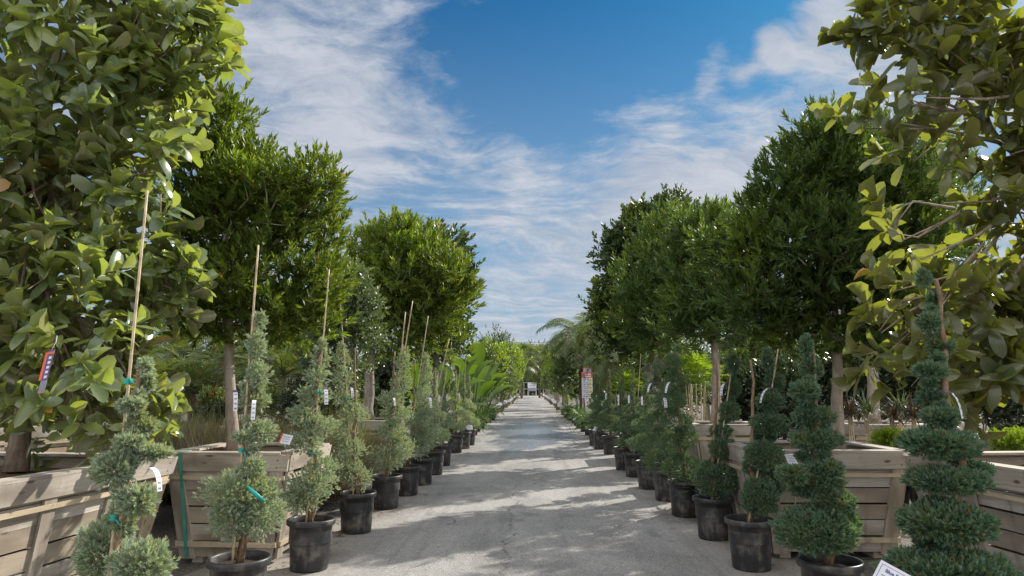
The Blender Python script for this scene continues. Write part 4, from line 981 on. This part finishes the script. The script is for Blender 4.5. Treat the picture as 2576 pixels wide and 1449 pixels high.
# right: rhapis clump, dracaenas, lilies
RH = fan_palm_mesh(530, 60, .85, .38, .045, el=(R(0), R(85)), nb=9, droop=.6)
for i, (px, py, Y, sc) in enumerate([(1748, 965, 13.8, .62), (1795, 980, 15, .5), (1580, 985, 18, .55)]):
    p = D(px, py, Y); t = thing('lady_palm', ['bright lime lady palm clump glowing between two trunks on the right', 'smaller lime palm clump at the right of the bright one', 'lime palm clump behind the tenth right juniper'][i], 'palm', (p[0], p[1], 0), 'lime lady palms')
    use('crown', RH, 'lime_palm_leaf', t, i, sc, (0, 0, p[2]))
    mb = MB(); r = np.random.default_rng(i)
    for k in range(9): a = r.random() * 6.28; mb.tube([(.12 * math.cos(a), .12 * math.sin(a), 0), (.2 * math.cos(a), .2 * math.sin(a), p[2])], .012, 5)
    mb.build('canes', ['bamboo'], t)
    mb = MB(); mb.lathe([(.2, 0), (.22, .01), (.26, .4), (.27, .41), (.25, .41), (.24, .36)], 20); mb.disc(.245, .36, 20); mb.build('pot', ['pot_plastic'], t)
DR = rosette_mesh(540, 70, .5, .022, 2.0, el=(-.1, 1.5)); DR2 = rosette_mesh(541, 60, .45, .024, 1.6, el=(.1, 1.5))
drl = ['bronze strappy plant beside the pale right-hand trunk', 'green strappy plant between the two pale trunks', 'bronze strappy plant with silver highlights left of the second trunk', 'yellow-edged strappy plant above the round shrub', 'bronze strappy plant at the right of the yellow-edged one', 'green strappy plant behind the first right juniper']
for i, (px, py, Y, lm) in enumerate([(2140, 1045, 9.6, 'bronze_leaf'), (2180, 1040, 10.2, 'strap_leaf'), (2245, 1050, 9.8, 'bronze_leaf'), (2265, 1035, 10.4, 'strap_leaf'), (2300, 1050, 9.6, 'bronze_leaf'), (2345, 1060, 9.8, 'strap_leaf')]):
    p = D(px, py, Y); t = thing('dracaena_plant', drl[i], 'plant', (p[0], p[1], 0), 'strappy plants in the right yard')
    me = (DR if i % 2 == 0 else DR2); o = bpy.data.objects.new('leaves', me if me.materials and me.materials[0].name == lm else me.copy()); COL.objects.link(o); o.parent = t; o.location = (0, 0, p[2]); o.rotation_euler[2] = i; o.data.materials.clear(); o.data.materials.append(MAT[lm])
    mb = MB()
    for k in range(3): mb.tube([(.05 * k - .05, 0, 0), (.02 * k - .02, .02, p[2])], .012, 6)
    mb.build('stems', ['bamboo'], t)
    use('pot', SPOT, 'pot_plastic', t)
LI = rosette_mesh(545, 60, .55, .05, 1.8, el=(.3, 1.5), z=.3)
for i, (px, py, Y) in enumerate([(1735, 1135, 9.4), (1775, 1160, 8.6), (1845, 1140, 9.0), (1700, 1120, 10.4), (1880, 1165, 8.4)]):
    p = G(px, py + 60); t = thing('lily_plant', ['broad-leaved lily in front of the pale open box, left end', 'lily with long arching leaves under the fourth right juniper', 'lily with shiny leaves between the third and fourth right junipers', 'lily behind the fifth right juniper', 'low lily beside the corner of the right box'][i], 'plant', (D(px, py, Y)[0], Y, 0), 'lilies behind the right junipers')
    use('leaves', LI, 'strap_leaf', t, i * 1.3, .95); use('pot', SPOT, 'pot_plastic', t)

# shrubs
def shrub(px, pyt, pyb, Y, wpx, leafm, label, seed, n=700, L=.07, T=KITE, name='shrub', group=None, flowers=None, per=8, k=4, wd=.45):
    r = np.random.default_rng(seed); top = D(px, pyt, Y); bot = D(px, pyb, Y); hz = (top[2] - bot[2]) / 2; cz = (top[2] + bot[2]) / 2; w = wpx * mpp(Y)
    t = thing(name, label, 'shrub', (top[0], Y, 0), group)
    b = [((r.uniform(-.35, .35) * w, r.uniform(-.3, .3) * w, cz + r.uniform(-.2, .2) * hz), (w * .65, w * .6, hz * .8)) for _ in range(k)]
    me, bl, P = crown_mesh('leaves', b, n, per, L * 1.6, L, L * wd, T, r, lumps=4); link('leaves', me, leafm, t)
    mb = MB(); zb = max(cz - hz, .1)
    for c, _ in b: mb.tube([(0, 0, 0), (c[0] * .3, c[1] * .3, zb * .6), c], [.03, .02, .008], 5)
    mb.build('stems', ['grey_bark'], t)
    if flowers:
        P2, d2, _ = blob_points(bl, flowers[1], r, (.95, 1.05)); v, f = twigs_leaves(P2, d2, r, 5, .02, .05, .04, KITE); link('flowers', np_mesh('flowers', v, f), flowers[0], t)
    return t
shrub(745, 975, 1085, 9.6, 65, 'dark_shrub_leaf', 'dark glossy shrub with white specks of bloom between the second and third left junipers', 601, 900, .05, flowers=('white_petal', 60))
shrub(690, 985, 1045, 12, 60, 'flower_shrub_leaf', 'flowering shrub with pink-red blooms right of the pale left trunk', 602, 900, .06, flowers=('red_petal', 25))
shrub(545, 985, 1040, 11.8, 45, 'flower_shrub_leaf', 'shrub with red blooms left of the pale left trunk', 603, 700, .06, flowers=('red_petal', 60))
shrub(540, 1020, 1065, 10.8, 40, 'dark_shrub_leaf', 'dark shrub edged by the dry grass', 604, 600, .05)
shrub(860, 985, 1060, 10.6, 55, 'flower_shrub_leaf', 'leafy shrub behind the fourth left juniper', 605, 700, .06)
shrub(2240, 1080, 1135, 8.6, 50, 'lime_leaf', 'low rounded bright green shrub behind the corner where the two right boxes meet', 606, 900, .035)
shrub(2540, 1090, 1130, 8.8, 60, 'lime_leaf', 'low bright shrub behind the magnolia box at the right edge', 607, 900, .04)
shl = [(1880, 930, 1060, 15, 70, 'dark_shrub_leaf', 'dark shrub left of the bent white tag'), (1960, 915, 1070, 14, 70, 'dark_shrub_leaf', 'dark shrub behind the third right juniper'), (2040, 900, 1060, 15, 70, 'dark_shrub_leaf', 'dark shrub behind the tip of the second right juniper'),
       (2160, 890, 1030, 14.5, 60, 'dark_shrub_leaf', 'sparkling dark shrub between the two pale trunks'), (2250, 900, 1030, 15, 60, 'dark_shrub_leaf', 'dark shrub right of the second pale trunk'), (2330, 900, 1040, 14, 70, 'dark_shrub_leaf', 'dark shrub behind the top of the first right juniper'),
       (2440, 880, 1050, 14, 80, 'dark_shrub_leaf', 'dark shrub behind the lower right magnolia leaves'), (2550, 880, 1060, 14, 80, 'dark_shrub_leaf', 'dark shrub at the right edge of the yard'), (1700, 900, 1010, 22, 60, 'oak_leaf', 'olive shrub between the ficus and the lime palm'),
       (1910, 850, 960, 22, 80, 'oak_leaf', 'tall olive shrub far behind the third right juniper'), (1600, 930, 1020, 24, 50, 'ficus_leaf', 'dark shrub behind the ficus trunk')]
for i, (a, b_, c, Y, w, lm, lb) in enumerate(shl): shrub(a, b_ - 15, c + 30, Y, w * 1.15, lm, lb, 620 + i, 1300, .12, group='dark shrubs in the right yard')

lsh = [(60, 880, 1060, 17, 90, 'oak_leaf', 'olive shrub behind the thin-trunked magnolia'), (190, 880, 1060, 18, 90, 'dark_shrub_leaf', 'dark shrub behind the lower left magnolia leaves'), (330, 880, 1050, 19, 90, 'privet_leaf', 'grey-green shrub behind the palm half hidden by the magnolia'),
       (440, 905, 1040, 20, 80, 'oak_leaf', 'olive shrub behind the small feather palm'), (540, 890, 1030, 21, 90, 'privet_leaf', 'grey-green shrub behind the squat feather palm'), (640, 890, 1040, 21, 80, 'dark_shrub_leaf', 'dark shrub right of the pale left trunk'), (730, 900, 1040, 20, 80, 'oak_leaf', 'olive shrub behind the palm with upright stalks'),
       (820, 900, 1050, 16, 70, 'dark_shrub_leaf', 'dark shrub behind the third left juniper'), (900, 930, 1050, 16, 50, 'privet_leaf', 'grey-green shrub left of the round-topped tree trunk'), (980, 920, 1050, 17, 60, 'dark_shrub_leaf', 'dark shrub right of the round-topped tree trunk'), (1060, 900, 1040, 22, 60, 'oak_leaf', 'olive shrub behind the shaded paddle plant')]
lsh += [(1285, 905, 975, 132, 24, 'oak_leaf', 'olive mass left of the far trellis'), (1312, 915, 975, 134, 20, 'ficus_leaf', 'dark shrub behind the far left sabal palm'), (1338, 912, 975, 133, 20, 'oak_leaf', 'olive shrub directly behind the far white board'), (1365, 910, 975, 134, 22, 'ficus_leaf', 'dark shrub behind the far right sabal palm'), (1395, 900, 975, 132, 26, 'oak_leaf', 'olive mass right of the far trellis'),
        (1500, 935, 990, 38, 40, 'ficus_leaf', 'dark shrub just right of the red office sign'), (1545, 930, 990, 36, 45, 'oak_leaf', 'olive shrub behind the short palm'), (1590, 930, 1000, 32, 50, 'dark_shrub_leaf', 'dark shrub left of the ficus trunk'), (1640, 920, 1000, 30, 50, 'oak_leaf', 'olive shrub straight behind the ficus trunk'),
        (1452, 950, 985, 46, 26, 'ficus_leaf', 'dark shrub just left of the red office sign'), (1220, 940, 990, 44, 30, 'oak_leaf', 'olive shrub below the dark bushy left tree'), (1700, 920, 1010, 25, 60, 'dark_shrub_leaf', 'dark shrub left of the bright lime palm')]
for i, (a, b_, c, Y, w, lm, lb) in enumerate(lsh): shrub(a, b_, c + 20, Y, w * 1.1, lm, lb, 660 + i, 1000, .13 if Y < 60 else .5, group='shrubs in the left yard' if a < 1200 else 'shrubs beyond the rows')

# dry fountain grass behind the left boxes
def grass_mass(name, label, spots, h, mname, seed, nb=420):
    r = np.random.default_rng(seed); parts = []
    for (x, y) in spots:
        az = r.random(nb) * 6.28; e = r.uniform(.7, 1.5, nb)
        dv = np.stack([np.cos(az) * np.cos(e), np.sin(az) * np.cos(e), np.sin(e)], 1)
        P = np.stack([x + r.normal(scale=.09, size=nb), y + r.normal(scale=.09, size=nb), np.full(nb, .25)], 1)
        parts.append(strips(P, dv, h * r.uniform(.6, 1.15, nb), .009, r.uniform(.7, 1.6, nb), 4))
    v, f = merge(parts); tag(link(name, np_mesh(name, v, f), mname), label, 'grass', None, 'stuff')
r = np.random.default_rng(77)
grass_mass('fountain_grass', 'dark purple-brown fountain grass massed behind the left timber boxes', [(x + r.normal() * .1, y + r.normal() * .1) for y in (8.0, 8.45, 8.9) for x in np.arange(-5.0, -2.2, .36)], 1.0, 'grass_purple', 701)
grass_mass('dry_grass', 'tan dry grass behind the purple fountain grass', [(x + r.normal() * .1, y + r.normal() * .1) for y in (9.4, 9.9, 10.4) for x in np.arange(-5.6, -2.6, .36)], 1.1, 'grass_tan', 702, 360)

# other boxes with trees further back, left edge
bl = BL(10.5, [(40, 560, 140, 120), (150, 700, 120, 110), (-60, 720, 120, 120)])
make_tree('magnolia_tree', 'thin-trunked magnolia in a pale box behind the left magnolia, at the left edge', 'tree', D(40, 1050, 10.5)[:2], ZB, D(30, 830, 10.5), bl, .045, 'magnolia_leaf', 'pale_bark', 240, 8, .22, .2, .10, MAG, 31, 'magnolia trees in timber boxes',
          (*D(25, 1052, 10.6)[:2], .80, .70, .98, dict(rot=R(-20), seed=11, rail='crate_wood_grey', wood='crate_wood_fresh')), twn=40, lumps=3)
def empty_box(px, py, Y, hx, hy, H, label, seed, rot=0, **kw):
    p = D(px, py, Y); t = thing('planter_box_stack', label, 'planter box', (p[0], p[1], 0), 'timber boxes in the yards'); t.name = 'timber_box'
    b = planter(t, 0, 0, hx, hy, H, rot=rot, seed=seed, **kw); return t
empty_box(415, 1040, 11.4, .5, .5, .80, 'low slatted pale box between the magnolia and the dry grass', 21, R(15), taper=.08)
empty_box(2540, 1065, 9.6, .6, .6, .9, 'timber box behind the magnolia box at the right edge', 22)
empty_box(2290, 1045, 12.6, .6, .6, .95, 'timber box behind the strappy plants', 23)
empty_box(500, 1010, 14.5, .6, .6, .75, 'low box under the squat feather palm', 24)
empty_box(1640, 1040, 13.4, .5, .5, .95, 'pale box between the fourth trunk and the rounded tree', 25)

# background trees beyond the yards: three shapes, copied
def bg_tree_meshes(seed, h, w, n, L, T, leafm):
    r = np.random.default_rng(seed); b = [((r.uniform(-.4, .4) * w, r.uniform(-.4, .4) * w, h * r.uniform(.5, .85)), (w * r.uniform(.4, .6), w * .5, h * .24)) for _ in range(6)]
    b += [((0, 0, h * .42), (w * .6, w * .6, h * .28))]
    me, bl2, P = crown_mesh('crown', b, n, 8, .35, L, L * .5, T, r, lumps=5); me.materials.append(MAT[leafm])
    mb = MB(); limb_tree(mb, (0, 0, 0), (0, 0, h * .45), .05 * w + .05, [c for c, _ in bl2[:10]], r); tm = mb.mesh('trunk'); tm.materials.append(MAT['grey_bark'])
    return me, tm
BT = [bg_tree_meshes(800, 5, 2.0, 1500, .16, OVAL, 'oak_leaf'), bg_tree_meshes(801, 5, 2.2, 1500, .15, KITE, 'ficus_leaf'), bg_tree_meshes(802, 5, 1.8, 1300, .16, OVAL, 'lime_leaf'), bg_tree_meshes(803, 5, 2.2, 1600, .13, KITE, 'privet_leaf')]
def bgt(px, pyt, Y, k, label, group=None, wide=1.0):
    c = D(px, pyt, Y); s = c[2] / 5.1
    t = thing('background_tree', label, 'tree', (c[0], Y, 0), group)
    for nm, me in zip(('crown', 'trunk'), BT[k]):
        o = bpy.data.objects.new(nm, me); COL.objects.link(o); o.parent = t; o.scale = (s * wide, s * wide, s); o.rotation_euler[2] = px * .37
    return t
bgs = [(1222, 825, 42, 1, 'dark bushy tree rising above the paddle-leaved plants', .9), (1252, 870, 52, 3, 'grey-green loose tree next to the dark bushy one', .9), (1282, 868, 62, 2, 'yellow-green tree at the far left side of the lane', .8), (1200, 860, 34, 0, 'olive tree behind the tallest paddle plant', .7),
       (1262, 925, 45, 0, 'low olive tree above the far left pots', .9), (1290, 935, 66, 3, 'low pale tree at the end of the left row', .9),
       (1395, 920, 62, 3, 'low pale tree at the end of the right row', .9), (1425, 915, 48, 2, 'yellow-green tree left of the red office sign', .7), (1450, 925, 56, 1, 'dark tree behind the red office sign', .8), (1405, 900, 80, 2, 'yellow-green tree below the drooping palm', .7),
       (1325, 868, 150, 0, 'broad tree closing the far end, left of centre', 1.5), (1370, 862, 155, 1, 'broad dark tree closing the far end, right of centre', 1.5), (1290, 872, 145, 1, 'dark broad tree at the far end behind the yellow-green one', 1.4), (1345, 880, 140, 2, 'lighter tree between the two far sabal palms', 1.0),
       (1400, 868, 150, 0, 'broad tree at the far end behind the drooping palm', 1.3),
       (360, 862, 22, 3, 'glossy grey-green tree left of the arching palms', 1.3), (430, 870, 26, 0, 'olive tree behind the wide arching palm', 1.3), (520, 860, 30, 1, 'dark tree behind the pale left trunk', 1.3), (640, 855, 27, 3, 'grey-green tree right of the pale left trunk', 1.3), (740, 850, 32, 0, 'olive tree behind the third left juniper', 1.3), (840, 860, 28, 1, 'dark tree behind the small-leaved glossy tree', 1.3),
       (960, 870, 27, 0, 'olive tree behind the grey strapped box', 1.3), (1050, 880, 30, 1, 'dark tree behind the shaded paddle plant', 1.2), (250, 840, 24, 1, 'dark tree behind the lower left magnolia leaves', 1.4), (120, 820, 26, 0, 'olive tree far behind the left magnolia', 1.4), (0, 800, 24, 3, 'grey-green tree at the left edge far back', 1.4),
       (1560, 880, 40, 1, 'dark tree behind the short palm', 1.2), (1660, 840, 36, 0, 'olive tree far behind the rounded right tree', 1.3), (1770, 850, 30, 1, 'dark tree behind the lime palm clump', 1.4), (1880, 830, 28, 3, 'grey-green tree far behind the yellow-tipped tree', 1.4), (1990, 840, 30, 0, 'olive tree behind the second right juniper tip', 1.4),
       (2110, 830, 26, 1, 'dark tree right behind the pale right trunk', 1.4), (2230, 820, 28, 1, 'dark tree behind the second pale trunk', 1.4), (2360, 800, 25, 3, 'grey-green tree behind the first right juniper', 1.4), (2480, 780, 26, 1, 'dark tree behind the right magnolia', 1.5), (2600, 760, 24, 0, 'olive tree at the right edge far back', 1.5)]
for a, b_, Y, k, lb, w in bgs: bgt(a, b_, Y, k, lb, 'trees beyond the yards', w)
# a far belt of woodland on both sides
r = np.random.default_rng(88); parts = []
bl = []
for x in np.arange(-120, 130, 5.0):
    if abs(x) < 6: continue
    yy = 60 + r.uniform(-6, 10) if abs(x) > 16 else 165
    bl.append(((x, yy, r.uniform(1.8, 2.8)), (r.uniform(3, 4.5), 2.5, r.uniform(1.8, 2.6) if abs(x) > 16 else 6)))
for x in np.arange(-20, 21, 6.0): bl.append(((x, 172, 4), (5, 3, 5)))
me, _, _ = crown_mesh('woods', bl, 14000, 5, .7, .42, .28, KITE, r, lumps=2)
tag(link('woods', me, 'oak_leaf'), 'low band of mixed woodland along the horizon', 'woods', None, 'stuff')

# ------------------------------------------------------------------ signs and small things
def text(parent, s, size, loc, M, matn, name='lettering', align='CENTER', w=None, bold=0.0):
    cu = bpy.data.curves.new(name, 'FONT'); cu.body = s; cu.size = size; cu.align_x = align; cu.align_y = 'CENTER'; cu.extrude = .0006; cu.offset = bold; cu.resolution_u = 2
    tmp = bpy.data.objects.new('tmp', cu); COL.objects.link(tmp); bpy.context.view_layer.update(); dg = bpy.context.evaluated_depsgraph_get()
    me = bpy.data.meshes.new_from_object(tmp.evaluated_get(dg)); bpy.data.objects.remove(tmp)
    o = bpy.data.objects.new(name, me); COL.objects.link(o); me.materials.clear(); me.materials.append(MAT[matn]); o.parent = parent; o.location = loc; o.rotation_euler = M
    return o
Y = 30.5; px0 = D(1463, 925, Y); px1 = D(1491, 1001, Y); w = px1[0] - px0[0]; zt = px0[2]; zb = px1[2]
t = thing('office_sign', 'tall narrow red and white sign reading OFFICE with five numbered pictures, under the drooping palms', 'sign', ((px0[0] + px1[0]) / 2, Y, 0))
hd = (zt - zb) * .16; fr = (-math.pi / 2 * -1, 0, 0)
mb = MB(); mb.box((w * .06, 0, zt - hd / 2), (w * .88, .05, hd), mi=0); mb.box((w * .06, -.027, zt - hd * .52), (w * .80, .006, hd * .60), mi=1); mb.build('header_panel', ['sign_red', 'sign_white'], t)
text(t, 'OFFICE', hd * .62, (w * .06, -.033, zt - hd * .53), fr, 'print_dark', bold=.004)
mb = MB(); mb.box((0, 0, (zt - hd + zb) / 2 - .004), (w, .05, zt - hd - zb), mi=0)
rh = (zt - hd - zb); mb.box((0, -.027, zt - hd - rh * .11), (w * .98, .006, rh * .20), mi=1)
mb.box((w * .06, -.032, zt - hd - rh * .065), (w * .62, .004, rh * .045), mi=0); mb.box((w * .06, -.032, zt - hd - rh * .15), (w * .62, .004, rh * .045), mi=0)
mb.build('list_panel', ['sign_white', 'sign_red'], t)
for k in range(5):
    zc_ = zt - hd - rh * (.29 + k * .155)
    mb = MB(); mb.box((-w * .12, -.028, zc_), (w * .62, .006, rh * .115), mi=0)
    r = np.random.default_rng(k)
    for q in range(4): mb.box((-w * (.34 - q * .14), -.034, zc_ + r.uniform(-.02, .02)), (w * .09, .003, rh * .07), mi=1)
    mb.build('picture_row', ['print_grey', 'sign_white'], t)
    mb = MB(); mb.tube([(w * .33, -.026, zc_), (w * .33, -.040, zc_)], w * .13, 20); d_ = mb.build('number_disc', ['sign_yellow'], t)
    text(d_, str(k + 1), w * .24, (w * .33, -.043, zc_), fr, 'print_dark', 'number', bold=.003)
mb = MB(); mb.box((-w * .42, .05, zb / 2), (.07, .07, zb * 2 - .02 if False else zb)); mb.box((w * .42, .05, zb / 2), (.07, .07, zb)); mb.build('post', ['galv_post'], t)
# white sign at the far end
Y = 121.0; a = D(1327.5, 962, Y); b_ = D(1349.5, 984, Y); w = b_[0] - a[0]; t = thing('notice_board', 'white board on two posts closing the far end of the lane', 'sign', ((a[0] + b_[0]) / 2, Y, 0))
mb = MB(); hh = a[2] - b_[2]; mb.box((0, 0, a[2] - hh * .31), (w, .06, hh * .62)); mb.build('board', ['sign_white'], t)
mb = MB(); mb.box((0, .0, a[2] - hh * .81), (w * .96, .05, hh * .36)); mb.build('lower_panel', ['print_grey'], t)
mb = MB(); r = np.random.default_rng(3)
mb.box((0, -.035, a[2] - hh * .12), (w * .2, .01, hh * .05))
for q in range(8): mb.box((-w * .33 + q * w * .095, -.035, a[2] - hh * .36), (w * .05, .01, hh * .11 * r.uniform(.6, 1)))
mb.build('faded_print', ['print_blue'], t)
for s in (-1, 1): mb = MB(); mb.box((s * w * .46, .06, a[2] * .48), (.12, .06, a[2] * .96)); mb.build('post', ['sign_white'], t)
# post and rail shade frame at the far end
t = thing('trellis_fence', 'grey post and rail frame behind the white board at the far end', 'fence', (0, 124, 0))
for i, px in enumerate((1255, 1277, 1300, 1318, 1356, 1367, 1390, 1415)):
    p = D(px, 990, 124); mb = MB(); mb.box((p[0], 0, 1.2), (.14, .14, 2.4)); mb.build('post', ['galv_post'], t)
for z in (2.35, 1.2): mb = MB(); mb.box((0, -.09, z), (14, .05, .12)); mb.build('rail', ['galv_post'], t)
mb = MB()
for i, (z, yy) in enumerate(((15.2, 210), (14.5, 210), (13.9, 210))):
    pts = [(x, yy, z - 0 + (x / 90) ** 2 * 1.2) for x in np.linspace(-90, 90, 19)]; mb = MB(); mb.tube(pts, .035, 4)
    tag(mb.build('power_line', ['cable_black']), ['upper', 'middle', 'lower'][i] + ' of the thin power lines crossing the sky above the far trees', 'cable', 'power lines')
# label card at the bottom right
c = D(2246, 1500, 3.0); t = thing('label_card', 'tilted white information card with blue print at the foot of the first right juniper', 'sign', (c[0], c[1], 0))
q0, q1, q2 = D(2217, 1408, 2.95), D(2300, 1453, 2.85), D(2183, 1462, 2.95)
ux = Vector(q1 - q0).normalized(); uy = Vector(q0 - q2); uy = (uy - ux * uy.dot(ux)).normalized(); un = ux.cross(uy)
Mc = Matrix((ux, uy, un)).transposed(); cw, chh = .24, .17; cc_ = Vector(q0) + ux * cw / 2 - uy * chh / 2 - Vector((c[0], c[1], 0))
def cbox(mb, u, v, w, h, k, mi): mb.box(cc_ + ux * u + uy * v + un * k, (w, h, .0014), M=Mc, mi=mi)
mb = MB(); cbox(mb, 0, 0, cw, chh, 0, 0)
for u, v, w_, h_ in ((0, chh / 2 - .012, cw - .022, .0016), (0, -chh / 2 + .012, cw - .022, .0016), (-cw / 2 + .012, 0, .0016, chh - .022), (cw / 2 - .012, 0, .0016, chh - .022)): cbox(mb, u, v, w_, h_, .001, 1)
for q in range(7): cbox(mb, -.03, chh / 2 - .052 - q * .012, .13, .0028, .001, 1)
cbox(mb, .07, .0, .05, .06, .001, 1)
mb.build('card', ['paper_white', 'print_blue'], t)
text(t, 'Blue Point Juniper', .020, cc_ + uy * (chh / 2 - .030) + un * .0022 - ux * .015, Mc.to_euler(), 'print_blue', bold=.0004)
mb = MB(); lo = cc_ - uy * chh / 2; mb.tube([lo + un * -.004 + uy * .02, lo - Vector((0, -.05, .2)), Vector((lo.x, lo.y + .1, 0.0))], .004, 6); mb.build('wire_stake', ['galv_post'], t)
# cards standing on the timber boxes
p = D(720, 1105, 5.95); t = thing('label_card', 'white card with a red edge standing on the corner of the square left box', 'sign', (p[0], p[1], p[2]))
mb = MB(); M = Matrix.Rotation(R(-15), 3, 'Z') @ Matrix.Rotation(R(-25), 3, 'X') @ Matrix.Rotation(R(8), 3, 'Y')
mb.box((0, 0, 0), (.105, .004, .085), M=M, mi=0); mb.box(M @ Vector((-.053, -.001, 0)), (.012, .006, .085), M=M, mi=1)
for k in range(3): mb.box(M @ Vector((.0, -.004, .02 - k * .02)), (.07, .002, .003), M=M, mi=2)
mb.tube([M @ Vector((0, .004, -.04)), (0, .02, -.14)], .003, 5, mi=2); mb.build('card', ['paper_white', 'print_orange', 'print_grey'], t)
# printed strip tag in the left magnolia
t = thing('plant_tag', 'long orange, black and white plant tag hanging in the left magnolia', 'tag', tuple(D(112, 935, 4.5)))
mb = MB(); top = Vector(D(127, 880, 4.5)) - Vector(t.location); bot = Vector(D(98, 990, 4.45)) - Vector(t.location); ax = (bot - top); sd_ = Vector((1, -.25, .12)).normalized()
def seg(a, b, u0, u1, mi, k=0):
    nn = sd_.cross(ax).normalized() * (.001 + k); 
    q = [top + ax * a + sd_ * u0, top + ax * a + sd_ * u1, top + ax * b + sd_ * u1, top + ax * b + sd_ * u0]
    mb.hexa([x - nn for x in q] + [x + nn for x in q], mi)
seg(0, .72, -.012, .042, 2); seg(.72, 1, -.012, .042, 3); seg(.05, .70, -.034, -.0125, 0); seg(.05, .1, -.034, .042, 0, .0005)
for k in range(5): seg(.16 + k * .11, .16 + k * .11 + .06, .006, .03, 1, .0006)
seg(.985, 1.0, -.012, .042, 0, .0006)
mb.build('tag_strip', ['print_orange', 'paper_white', 'print_purple', 'print_grey'], t)
mb = MB(); mb.tube([top + Vector((.01, 0, 0)), top + Vector((.02, .02, .06)), top + Vector((.0, .05, .10))], .002, 4); mb.build('tag_loop', ['paper_white'], t)
# curled dry leaf on the asphalt and scattered litter
v, f = leaves(np.array([[0, 0, 0.02], [.03, .01, .02], [-.02, .02, .03]]), np.array([[1, .2, .2], [-.6, 1, .25], [.3, -1, .3]]), np.array([[0, .4, 1.], [.5, 0, 1], [-.4, 0, 1]]), np.array([.10, .08, .07]), .06, OVAL)
p = G(850, 1352); tag(link('fallen_leaf', np_mesh('fallen_leaf', v, f), 'dry_leaf', None, (p[0], p[1], .0)), 'curled tan dead leaf on the asphalt at the foot of the fourth left pot', 'leaf')
r = np.random.default_rng(66); n = 900
sx = np.where(r.random(n) < .5, -1, 1); P = np.stack([sx * (2.15 + np.abs(r.normal(scale=.35, size=n)) - .25), r.uniform(3.2, 20, n), np.full(n, .008)], 1)
az = r.random(n) * 6.28; v, f = leaves(P, np.stack([np.cos(az), np.sin(az), r.uniform(0, .3, n)], 1), unit(np.stack([r.normal(scale=.3, size=n), r.normal(scale=.3, size=n), np.ones(n)], 1)), r.uniform(.025, .07, n), r.uniform(.010, .028, n), KITE)
tag(link('leaf_litter', np_mesh('leaf_litter', v, f), 'dry_leaf'), 'scattered dry leaf scraps around the pots', 'litter', None, 'stuff')
